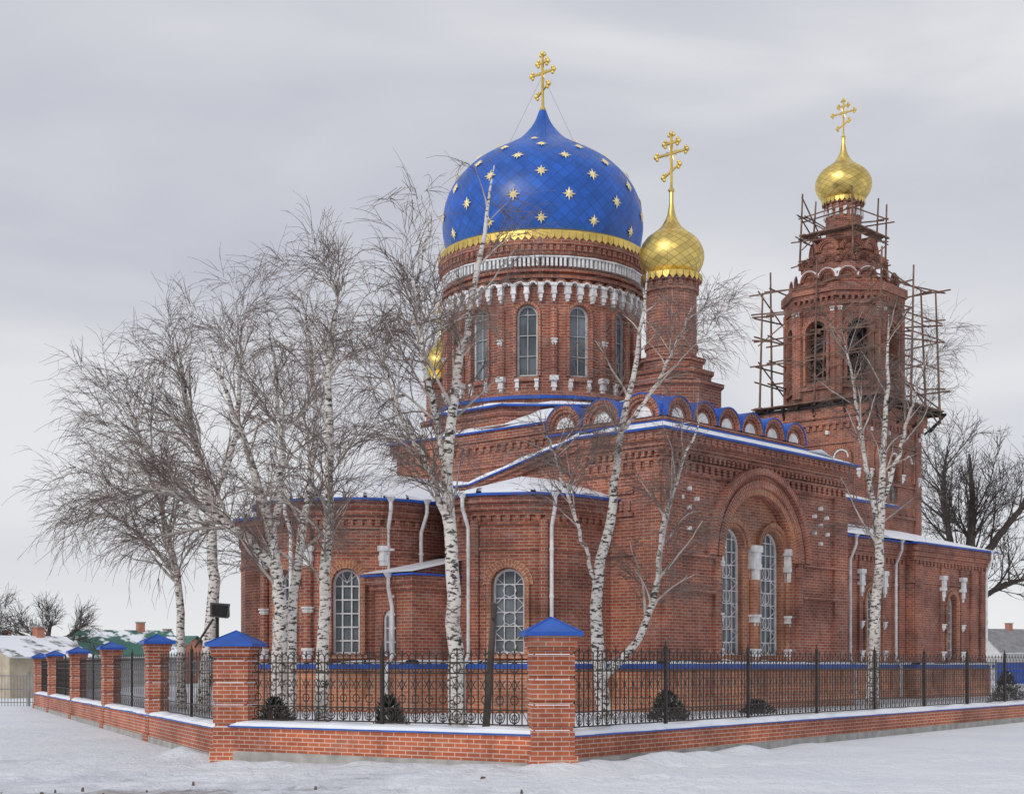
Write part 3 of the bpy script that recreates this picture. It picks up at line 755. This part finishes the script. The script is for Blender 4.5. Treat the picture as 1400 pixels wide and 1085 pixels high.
# ------------------------------------------------------------ fence
def pillar(p,zb,zt,w,rz):
    m=MB(); e=w/2; ch=.30*w/.7
    zc=zt-ch
    def sq(a,z0,z1,mat): box(m,-a,a,-a,a,z0,z1,mat)
    sq(e+.05,zb-.2,zb+.22,BRF)
    zz=[zb+.22,zb+.62,zb+.69,zb+1.02,zb+1.09,zb+1.42,zb+1.49,zb+1.82,zb+1.89,zc-.18]
    for i in range(len(zz)-1):
        sq(e if i%2==0 else e-.03,zz[i],zz[i+1]-.002,BRF)
        if i%2==1:
            for sx in (-1,1):
                box(m,-e+.05,e-.08,sx*(e-.018)-.014,sx*(e-.018)+.014,zz[i]-.001,zz[i]+.012,SNOW)
                box(m,sx*(e-.018)-.014,sx*(e-.018)+.014,-e+.05,e-.1,zz[i]-.001,zz[i]+.012,SNOW)
    sq(e+.03,zc-.18,zc-.09,BRF); sq(e+.05,zc-.088,zc-.01,BRF)
    a=e+.12
    b=[Vector((-a,-a,zc-.01)),Vector((a,-a,zc-.01)),Vector((a,a,zc-.01)),Vector((-a,a,zc-.01))]
    t=[Vector((q.x,q.y,zc+.05)) for q in b]; hexa(m,b,t,BLUE)
    k=.96
    for i in range(4):
        m.face([Vector((t[i].x*k,t[i].y*k,zc+.051)),Vector((t[(i+1)%4].x*k,t[(i+1)%4].y*k,zc+.051)),Vector((0,0,zt))],BLUE)
        rod(m,Vector((t[i].x*k,t[i].y*k,zc+.055)),Vector((0,0,zt+.004)),.011,BLUE,5)
    o=m.build('brick_fence_pillar'); o.location=(p[0],p[1],0); o.rotation_euler=(0,0,rz); return o
def basewall(a,b,zb,zt,th):
    m=MB(); a=Vector((a[0],a[1]));b=Vector((b[0],b[1])); f=Fr(a,b); L=f.L
    hw=th/2
    fbox(m,f,0,L,zb+.16,zt,-hw,hw,BRF)
    fbox(m,f,0,L,zb-.3,zb+.16,-hw-.03,hw+.04,CONC)
    fbox(m,f,0,L,zt,zt+.025,-hw-.04,hw+.04,BLUE)
    k=int(L/.12); prev=None
    for i in range(k+1):
        s_=L*i/k; nn=noise.noise(Vector((s_*.9,a.x,0)))+.6*noise.noise(Vector((s_*3.1,a.x,7))); o=hw+.02+.07*nn; h_=.08+.045*noise.noise(Vector((s_*1.1,a.y,4)))
        cur=[f.P(s_,zt+.026,o),f.P(s_,zt+.03+h_*.65,o-.03),f.P(s_,zt+.03+h_,o-.12),f.P(s_,zt+.03+h_,-hw)]
        if prev:
            for q in range(3): m.face([prev[q],cur[q],cur[q+1],prev[q+1]],SNOW)
        prev=cur
    return m.build('brick_fence_base_wall')
def iron(a,b,z0,z1,posts=3.3,skipend=.4,sp=.14):
    m=MB(); a=Vector((a[0],a[1]));b=Vector((b[0],b[1])); f=Fr(a,b); L=f.L
    n=max(1,int(round((L-2*skipend)/posts))); pl_=(L-2*skipend)/n
    def strip(pts,w=.010):
        for p,q in zip(pts[:-1],pts[1:]):
            d=Vector((q[0]-p[0],q[1]-p[1])); 
            if d.length<1e-6: continue
            d.normalize(); nx_,nz_=-d.y*w,d.x*w
            m.face([f.P(p[0]-nx_,p[1]-nz_,.004),f.P(q[0]-nx_,q[1]-nz_,.004),f.P(q[0]+nx_,q[1]+nz_,.004),f.P(p[0]+nx_,p[1]+nz_,.004)],IRON)
    def ring(c,zc,rr,w=.010,k=8,a0=0,a1=2*pi): strip([(c+rr*math.cos(a0+(a1-a0)*q/k),zc+rr*math.sin(a0+(a1-a0)*q/k)) for q in range(k+1)],w)
    for k in range(n+1):
        x=skipend+k*pl_
        if (0<k<n):
            fbox(m,f,x-.028,x+.028,z0-.15,z1+.10,-.028,.028,IRON)
            rod(m,f.P(x,z1+.10),f.P(x,z1+.26),.03,IRON,5,.004); ball(m,f.P(x,z1+.12),.042,IRON,6)
            for sg in (-1,1): ring(x+sg*.09,z1+.02,.05)
        if k==n: break
        x1=x+pl_
        for z in (z0,z0+.24,z1-.30,z1-.12): fbox(m,f,x,x1,z-.012,z+.012,-.012,.012,IRON)
        nb=int(pl_/sp)
        for i in range(1,nb):
            c=x+pl_*i/nb; top=z1+(.03 if i%2 else -.06)
            fbox(m,f,c-.008,c+.008,z0,top,-.008,.008,IRON)
            rod(m,f.P(c,top),f.P(c,top+.08),.018,IRON,4,.002)
            hwid=pl_/nb
            if i%2==1:
                ring(c,z0+.12,.10); ring(c,z1-.21,.085); ring(c,z0+.40,.075); ring(c,z0+.12,.045)
                ring(c-hwid*.5,z1-.02,hwid*.42,.009,5,0,pi); ring(c+hwid*.5,z1-.02,hwid*.42,.009,5,0,pi)
                strip([(c-.1,z1-.42),(c-.04,z1-.5),(c,z1-.62),(c+.04,z1-.5),(c+.1,z1-.42)],.009)
                strip([(c-.1,z0+.58),(c-.04,z0+.66),(c,z0+.75),(c+.04,z0+.66),(c+.1,z0+.58)],.009)
            else:
                strip([(c-hwid,z0),(c,z0+.24),(c+hwid,z0)],.007)
    return m.build('wrought_iron_fence')
rzl=math.atan2(dl.y,dl.x)
pillar(P0,0.0,2.42,.68,math.radians(6)); pillar(P1,-.09,2.29,.66,math.radians(-8))
basewall(P1,P0,-.06,.53,.56); iron(P1,P0,.68,1.82)
R1=P0+dr*60
basewall(P0,R1,-.02,.50,.5); iron(P0,R1,.64,1.86)
ts=[0,8.7,16.6,24.7,32.4,38.3]
pts=[P1+dl*t for t in ts]
for i in range(1,6): pillar(pts[i],-.18,2.44-.05*i,.5,rzl)
for i in range(5): basewall(pts[i+1],pts[i],-.18,.46,.46); iron(pts[i+1],pts[i],.60,1.85,4,.4,.17)
# ------------------------------------------------------------ trees
def tubes(batches,name,parent=None):
    vs=[];fs=[];ms=[];off=0;mats=[]
    for P,Rr,k,mat in batches:
        B,n,_=P.shape
        if B==0: continue
        T=np.gradient(P,axis=1); T/=np.linalg.norm(T,axis=2,keepdims=True)+1e-9
        ref=np.array([.31,.9,.17]); X=np.cross(T,ref); X/=np.linalg.norm(X,axis=2,keepdims=True)+1e-9; Y=np.cross(T,X)
        th=np.arange(k)*2*pi/k
        ring=P[:,:,None,:]+Rr[:,:,None,None]*(X[:,:,None,:]*np.cos(th)[None,None,:,None]+Y[:,:,None,:]*np.sin(th)[None,None,:,None])
        vs.append(ring.reshape(-1,3))
        idx=np.arange(B*n*k).reshape(B,n,k)+off
        a=idx[:,:-1,:];b=np.roll(a,-1,axis=2);c=idx[:,1:,:];d=np.roll(c,-1,axis=2)
        q=np.stack([a,b,d,c],axis=-1).reshape(-1,4); fs.append(q)
        if mat not in mats: mats.append(mat)
        ms.append(np.full(len(q),mats.index(mat))); off+=B*n*k
    v=np.concatenate(vs);f=np.concatenate(fs);m_=np.concatenate(ms)
    me=bpy.data.meshes.new(name); me.vertices.add(len(v)); me.vertices.foreach_set('co',v.astype(np.float32).ravel())
    me.loops.add(f.size); me.loops.foreach_set('vertex_index',f.astype(np.int32).ravel())
    me.polygons.add(len(f)); me.polygons.foreach_set('loop_start',np.arange(0,f.size,4,dtype=np.int32))
    for m in mats: me.materials.append(m)
    me.polygons.foreach_set('material_index',m_.astype(np.int32)); me.update(calc_edges=True)
    me.polygons.foreach_set('use_smooth',np.ones(len(f),dtype=bool))
    o=bpy.data.objects.new(name,me); scene.collection.objects.link(o); return o
def grow(st,d,L,n,wob,grav):
    M=len(st); P=np.zeros((M,n,3)); P[:,0]=st; d=d/np.linalg.norm(d,axis=1,keepdims=True)
    for i in range(1,n):
        d=d+rng.normal(0,wob,(M,3)); d[:,2]+=grav*(i/n if grav<0 else 1)
        d/=np.linalg.norm(d,axis=1,keepdims=True)+1e-9
        P[:,i]=P[:,i-1]+d*(L/(n-1))[:,None]
    return P
def sample(P,Rr,M,t0,t1,wt=None):
    B,n,_=P.shape
    bi=rng.integers(0,B,M) if wt is None else rng.choice(B,M,p=wt/wt.sum())
    t=t0+(t1-t0)*rng.random(M); x=t*(n-1); i=np.minimum(x.astype(int),n-2); fr_=(x-i)[:,None]
    p=P[bi,i]*(1-fr_)+P[bi,i+1]*fr_; tan=P[bi,i+1]-P[bi,i]; tan/=np.linalg.norm(tan,axis=1,keepdims=True)+1e-9
    r=Rr[bi,i]*(1-fr_[:,0])+Rr[bi,i+1]*fr_[:,0]; return p,tan,r,t,bi
def side(tan,ang):
    M=len(tan); rv=rng.normal(0,1,(M,3)); rv-=np.sum(rv*tan,1,keepdims=True)*tan; rv/=np.linalg.norm(rv,axis=1,keepdims=True)
    return tan*np.cos(ang)[:,None]+rv*np.sin(ang)[:,None]
def catmull(pts,n):
    p=np.array(pts); m=len(p); t=np.linspace(0,m-1,n); out=[]
    P=np.vstack([2*p[0]-p[1],p,2*p[-1]-p[-2]])
    for x in t:
        i=min(int(x),m-2); u=x-i; a,b,c,d=P[i],P[i+1],P[i+2],P[i+3]
        out.append(.5*((2*b)+(-a+c)*u+(2*a-5*b+4*c-d)*u*u+(-a+3*b-3*c+d)*u**3))
    return np.array(out)
def tree(name,Y,stems,n1=26,L1=3.0,n2=7,n3=5,n4=.9,droop=-.24,t0=.25,dark=False,twr=.0055):
    B=[];trunkP=[];trunkR=[]
    for k,(guide,r0,r1) in enumerate(stems):
        pts=[]
        for j,(u,v) in enumerate(guide):
            yy=Y+(0 if k==0 else (j/(len(guide)-1))*random.uniform(-1,1)); w=W(u,v,yy); pts.append((w.x,w.y,w.z))
        if k==0: pts[0]=(pts[0][0],pts[0][1],min(pts[0][2],.3))
        P=catmull(pts,24); P[1:-1]+=rng.normal(0,.02,(22,3)); tt=np.linspace(0,1,24); Rr=r0*(1-tt)**.8*1.0+r1*tt+(.05*np.exp(-tt*30) if k==0 else 0)
        trunkP.append(P);trunkR.append(Rr)
    TP=np.array(trunkP);TR=np.array(trunkR)
    B.append((TP,TR,10,DBARK if dark else BARK))
    M=n1*len(stems)
    p,tan,r,t,bi=sample(TP,TR,M,t0,.98)
    d=side(tan,np.radians(rng.uniform(25,55,M))); d[:,1]*=.8; d[:,2]+=.15
    L=L1*(1.15-.7*t)*rng.uniform(.5,1.2,M)
    P1_=grow(p,d,L,9,.09,-.03 if not dark else .05); R1_=np.linspace(1,.18,9)[None]*(np.minimum(r*.5,.012+L*.014))[:,None]
    B.append((P1_,R1_,6,DBARK if dark else BR1))
    M=M*n2; p,tan,r,t,bi=sample(P1_,R1_,M,.12,1,L)
    d=side(tan,np.radians(rng.uniform(20,50,M))); L2=L[bi]*(.55-.25*t)*rng.uniform(.6,1.3,M)+.15
    P2=grow(p,d,L2,7,.12,-.10 if not dark else .0); R2=np.linspace(1,.35,7)[None]*np.minimum(r*.6,.007+L2*.006)[:,None]
    B.append((P2,R2,4,DBARK if dark else BR2))
    M=M*n3; p,tan,r,t,bi=sample(P2,R2,M,.1,1,L2)
    d=side(tan,np.radians(rng.uniform(15,45,M))); L3=rng.uniform(.3,1.05,M)*(.5+.5*min(1.5,L1/3))
    P3=grow(p,d,L3,5,.11,droop); R3=np.linspace(1,.5,5)[None]*np.full((M,1),twr*1.1)
    B.append((P3,R3,3,DBARK if dark else BR2))
    if n4:
        M=int(M*n4); p,tan,r,t,bi=sample(P3,R3,M,.2,1)
        d=side(tan,np.radians(rng.uniform(15,45,M))); L4=rng.uniform(.15,.55,M)*(1 if not dark else 1.6)
        P4=grow(p,d,L4,4,.13,droop*1.2); R4=np.linspace(1,.5,4)[None]*np.full((M,1),twr*.8)
        B.append((P4,R4,3,DBARK if dark else BR2))
    return tubes(B,name)
tree('birch_tree',29,[([(440,1000),(441,900),(447,760),(452,640),(450,520),(458,430),(462,380)],.14,.012)],n1=24,L1=2.1)
tree('birch_tree',27,[([(627,1000),(622,880),(616,760),(611,650),(622,540),(640,440),(660,330),(676,225)],.16,.010),([(612,650),(598,580),(578,480),(572,400),(590,290)],.07,.01),([(616,740),(585,640),(545,560),(520,480)],.06,.01)],n1=15,L1=1.9)
tree('birch_tree',33,[([(828,985),(817,880),(815,800),(835,700),(848,600),(872,480),(885,370)],.17,.012),([(825,925),(868,880),(898,800),(908,710),(930,640),(958,570)],.10,.012),([(815,800),(790,720),(765,640),(745,590)],.05,.01),([(850,590),(895,530),(925,470),(945,420)],.05,.01)],n1=12,L1=2.0,n2=7,n3=5)
tree('birch_tree',40,[([(1193,965),(1197,850),(1202,740),(1207,640),(1212,540),(1215,430)],.17,.012),([(1200,720),(1182,620),(1168,530),(1150,450)],.08,.01),([(1203,700),(1235,600),(1255,520),(1275,470)],.06,.01)],n1=13,L1=2.2,n3=5)
tree('birch_tree',32,[([(378,960),(383,880),(381,800),(368,720),(345,640),(318,560),(285,470)],.19,.012),([(378,780),(335,735),(270,690),(215,670),(150,690)],.12,.012),([(375,740),(385,640),(380,540),(365,430)],.09,.01)],n1=15,L1=2.4)
tree('birch_tree',38,[([(275,905),(292,820),(290,740),(276,650),(258,560),(240,460)],.18,.012),([(290,740),(240,660),(195,600),(165,530)],.10,.01),([(288,700),(320,600),(330,500),(328,430)],.09,.01)],n1=15,L1=2.9)
tree('birch_tree',41,[([(248,905),(246,820),(232,740),(208,660),(180,600)],.13,.012),([(240,780),(195,735),(150,705),(110,720)],.07,.01)],n1=16,L1=2.7)
tree('birch_tree',35,[([(396,930),(402,820),(418,700),(432,600),(425,480),(412,400)],.13,.012)],n1=22,L1=2.5)
tree('bare_oak_tree',78,[([(1330,905),(1328,830),(1326,760),(1330,690),(1325,620)],.42,.05),([(1327,790),(1360,740),(1400,690),(1430,650)],.25,.04),([(1327,800),(1300,740),(1290,670),(1295,610)],.22,.04),([(1328,830),(1370,800),(1410,790)],.18,.04)],n1=13,L1=5.0,n2=7,n3=5,n4=1,droop=.03,dark=True,twr=.015)
tree('bare_apple_tree',95,[([(70,905),(68,885),(66,868),(70,850)],.3,.05),([(68,885),(40,872),(20,862)],.16,.04),([(68,885),(95,868),(105,860)],.16,.04)],n1=11,L1=2.4,n2=6,n3=4,n4=1,droop=0,dark=True,twr=.014)
tree('bare_apple_tree',85,[([(-8,910),(-10,870),(-12,840)],.3,.05)],n1=14,L1=2.8,n2=6,n3=5,n4=1,droop=0,dark=True,twr=.013)
M=900; xx=rng.uniform(-330,330,M); yy=rng.uniform(380,520,M)
st0=np.stack([xx,yy,np.zeros(M)],1); dd=np.stack([rng.normal(0,.15,M),rng.normal(0,.15,M),np.ones(M)],1)
hh=rng.uniform(3,8,M); Pd=grow(st0,dd,hh,5,.08,.02); Rd=np.linspace(.25,.05,5)[None]*np.ones((M,1))
p,tan,r,t,bi=sample(Pd,Rd,M*14,.2,1); d=side(tan,np.radians(rng.uniform(20,60,M*14))); Pq=grow(p,d,rng.uniform(1,3,M*14),4,.15,.05); Rq=np.linspace(.09,.04,4)[None]*np.ones((M*14,1))
HAZE=simple('hazed_bark',(.17,.16,.17),.9,0,.2,.1)  # bark colour paled and greyed to carry the distance haze
tubes([(Pd,Rd,4,HAZE),(Pq,Rq,3,HAZE)],'distant_treeline')
# ------------------------------------------------------------ shrubs
TH=simple('conifer_green',(.030,.045,.025),.85,0,.5,6)
def shrub(u,v,Y,h,r):
    m=MB(); b=W(u,v,Y); z0=.42
    rod(m,(b.x,b.y,z0-.05),(b.x,b.y,z0+h*.8),.03,DBARK,5,.01)
    for i in range(1500):
        t=random.random()**1.2; a=random.uniform(0,2*pi); rr=r*(1-t)**.6*random.uniform(.45,1)*(1+.25*math.sin(3*a+t*5))
        c=Vector((b.x+rr*math.cos(a),b.y+rr*math.sin(a),z0+.03+t*h)); d=Vector((math.cos(a),math.sin(a),random.uniform(.4,1.4))).normalized(); sd=d.cross(Vector((random.uniform(-1,1),random.uniform(-1,1),.3))).normalized()
        l=random.uniform(.06,.14); w=.018
        m.face([c-sd*w,c+sd*w,c+d*l],SNOW if random.random()<.05 else TH)
    m.build('thuja_shrub')
shrub(376,985,28.6,.55,.33); shrub(532,985,27.2,.62,.3); shrub(912,975,32.5,.6,.45); shrub(1376,955,46,1.0,.5); shrub(1035,965,37,.3,.4)
# ------------------------------------------------------------ floodlight, post, debris
fl=MB(); b=W(297,900,36)
rod(fl,(b.x,b.y,.3),(b.x,b.y,3.0),.045,IRON,8)
hd=Vector((b.x+.12,b.y-.1,3.0))
bb=[hd+Vector((-.24,-.16,-.16)),hd+Vector((.2,-.2,-.2)),hd+Vector((.2,.05,-.14)),hd+Vector((-.24,.1,-.12))]
tt=[hd+Vector((-.26,-.08,.2)),hd+Vector((.24,-.1,.16)),hd+Vector((.18,.12,.12)),hd+Vector((-.2,.14,.16))]
hexa(fl,bb,tt,BLACK)
fl.face([bb[0].lerp(tt[1],.12)+Vector((0,-.02,0)),bb[1].lerp(tt[0],.12)+Vector((0,-.02,0)),tt[1].lerp(bb[0],.12)+Vector((0,-.02,0)),tt[0].lerp(bb[1],.12)+Vector((0,-.02,0))],DARK)
rod(fl,(b.x-.1,b.y,2.8),(b.x-.55,b.y,2.1),.03,IRON,6)
fl.build('floodlight_on_pole')
ps=MB(); a=W(663,1000,25.6); bq=W(676,826,25.6)
rod(ps,(a.x,a.y,.3),(bq.x,bq.y,bq.z),.07,DBARK,9,.055); rod(ps,(bq.x-.02,bq.y,bq.z-.02),(bq.x,bq.y,bq.z+.03),.063,DBARK,9,.05)
rod(ps,(bq.x-.03,bq.y-.06,bq.z-.25),(bq.x-.03,bq.y-.16,bq.z-.25),.02,IRON,5)
ps.build('wooden_post')
DIRT=simple('frozen_dirt',(.13,.10,.085),.95,0,.4,5)
m=MB()
for i in range(16):
    if i<4: x,y=[(W(u,1060,Y).x,Y) for u,Y in ((772,22.2),(752,22.5),(660,21.4),(778,22.3))][i]; s0=.045
    else: x,y=random.gauss(-5.5,2.0),random.gauss(20.4,1.0); s0=random.uniform(.01,.03)
    z=zg(x,y)+.01; P=[Vector((x+s0*random.uniform(.6,1.8)*math.cos(k*pi/3),y+s0*random.uniform(.6,1.4)*math.sin(k*pi/3),z-.05)) for k in range(6)]
    T=[Vector((x+(q.x-x)*.6,y+(q.y-y)*.6,z+s0*random.uniform(.3,.6))) for q in P]
    m.face(T,DIRT)
    for k in range(6): m.face([P[k],P[(k+1)%6],T[(k+1)%6],T[k]],DIRT)
m.build('dirt_clods')
# ------------------------------------------------------------ village houses
YEL=simple('cream_plaster',(.46,.40,.30),.9,0,.15,2); GRN=simple('green_metal_roof',(.04,.15,.12),.5,0,.2,2); WHT=simple('whitewash',(.6,.6,.6),.9,0,.15,2); GRY=simple('grey_slate',(.22,.22,.23),.9,0,.2,2)
SNR=roofmat('snow_roof',.38,.46,(.2,.2,.2)); GRS=roofmat('green_roof_snow',.50,.56,(.04,.14,.11))
def house(u,Y,w,d,h,rh,wallm,roofm,rz,zb=-.2):
    x=(u-700)/F*Y; m=MB()
    box(m,-w/2,w/2,-d/2,d/2,zb,h,wallm)
    o=.4
    for s in (-1,1):
        m.face([(-w/2-o,s*(d/2+o),h-.15),(w/2+o,s*(d/2+o),h-.15),(w/2+o,0,h+rh),(-w/2-o,0,h+rh)],roofm)
        m.face([(s*w/2,-d/2,h),(s*w/2,d/2,h),(s*w/2,0,h+rh-.05)],wallm)
        m.face([(-w/2-o,s*(d/2+o),h-.22),(w/2+o,s*(d/2+o),h-.22),(w/2+o,s*(d/2+o),h-.14),(-w/2-o,s*(d/2+o),h-.14)],WHT)
    n=max(1,int(w/3))
    for i in range(n):
        c=-w/2+w*(i+.5)/n
        for s in (-1,1):
            box(m,c-.45,c+.45,s*(d/2+.02)-.02,s*(d/2+.02)+.02,.9,2.1,WHT); box(m,c-.37,c+.37,s*(d/2+.045)-.01,s*(d/2+.045)+.01,.98,2.02,GLASS)
    for s in (-1,1):
        box(m,s*(w/2+.02)-.02,s*(w/2+.02)+.02,-.45,.45,.9,2.1,WHT); box(m,s*(w/2+.045)-.01,s*(w/2+.045)+.01,-.37,.37,.98,2.02,GLASS)
    box(m,w*.2-.25,w*.2+.25,-.25,.25,h+rh*.5,h+rh+.5,BRF); box(m,w*.2-.3,w*.2+.3,-.3,.3,h+rh+.5,h+rh+.58,CONC)
    ob=m.build('village_house'); ob.location=(x,Y,0); ob.rotation_euler=(0,0,rz)
house(168,100,6,6,2.4,1.7,WHT,GRS,.5); house(120,108,7,6,2.2,1.3,YEL,SNR,.2); house(32,85,5,5,2.3,1.1,YEL,SNR,.9); house(205,120,8,7,2.5,1.6,BRF,GRN,-.3); house(-20,110,8,6,2.4,1.4,WHT,SNR,.1); house(80,135,8,6,2.4,1.5,GRY,SNR,.3)
house(1368,140,5,6,3.0,2.2,WHT,GRY,.4); house(1440,150,10,7,2.6,2,YEL,SNR,.1)
g=MB(); f=Fr((-24,66),(-19.6,66))
k=0
while k<f.L:
    fbox(g,f,k-.012,k+.012,-.16,1.25,-.01,.01,GRY); k+=.14
for z in (.0,.6,1.2): fbox(g,f,0,f.L,z-.02,z+.02,-.012,.012,GRY)
for k in (0,2.2,f.L): fbox(g,f,k-.05,k+.05,-.2,1.4,-.05,.05,GRY)
g.build('metal_gate')
g=MB(); f=Fr((33,100),(60,98)); fbox(g,f,0,f.L,.3,1.9,-.03,.03,BLUE)
for i in range(12): fbox(g,f,i*2.4,i*2.4+.1,.3,2.05,.03,.1,GRY)
g.build('blue_sheet_fence')
# ------------------------------------------------------------ world, light, camera
w=bpy.data.worlds.new('World'); scene.world=w; w.use_nodes=True; nt=w.node_tree; bg=nt.nodes['Background']; bg.inputs[1].default_value=.1
sky=N(nt,'ShaderNodeTexSky',sky_type='NISHITA'); sky.sun_disc=False; sky.sun_elevation=math.radians(30); sky.sun_rotation=math.radians(215)
tc=N(nt,'ShaderNodeTexCoord'); mp=N(nt,'ShaderNodeMapping'); mp.inputs['Scale'].default_value=(1,1,3.0); mp.inputs['Location'].default_value=(.35,.2,.1); nt.links.new(tc.outputs['Generated'],mp.inputs[0])
n1=N(nt,'ShaderNodeTexNoise'); n1.inputs['Scale'].default_value=2.6; n1.inputs['Detail'].default_value=5; n1.inputs['Roughness'].default_value=.45; n1.inputs['Distortion'].default_value=.4
nt.links.new(mp.outputs[0],n1.inputs['Vector'])
cl=ramp(nt,n1.outputs['Fac'],[(.34,(5.4,5.55,6.25)),(.5,(6.5,6.6,7.1)),(.64,(7.8,7.85,8.1))])
sp=N(nt,'ShaderNodeSeparateXYZ'); nt.links.new(tc.outputs['Generated'],sp.inputs[0])
hz=ramp(nt,sp.outputs[2],[(.0,(.95,.95,.95)),(.06,(.55,.55,.55)),(.2,(0,0,0))])
cl=mixc(nt,hz,cl,(8.5,8.65,8.8))
c=mixc(nt,.96,sky.outputs[0],cl); nt.links.new(c,bg.inputs[0])
sd=bpy.data.lights.new('sun','SUN'); sd.energy=1.4; sd.angle=math.radians(14); sd.color=(1,.96,.90)
so=bpy.data.objects.new('sun',sd); scene.collection.objects.link(so)
el=math.radians(30); az=math.radians(215)
dirv=Vector((math.sin(az)*math.cos(el),math.cos(az)*math.cos(el),math.sin(el)))
so.rotation_euler=dirv.to_track_quat('Z','Y').to_euler()
cd=bpy.data.cameras.new('camera'); co=bpy.data.objects.new('camera',cd); scene.collection.objects.link(co)
co.location=(0,0,EYE); co.rotation_euler=(pi/2,0,0); cd.sensor_width=36; cd.lens=F/1400*36; cd.shift_y=(910-542.5)/1400; cd.clip_end=9000
scene.camera=co
scene.view_settings.view_transform='Standard'; scene.view_settings.look='None'; scene.view_settings.exposure=0
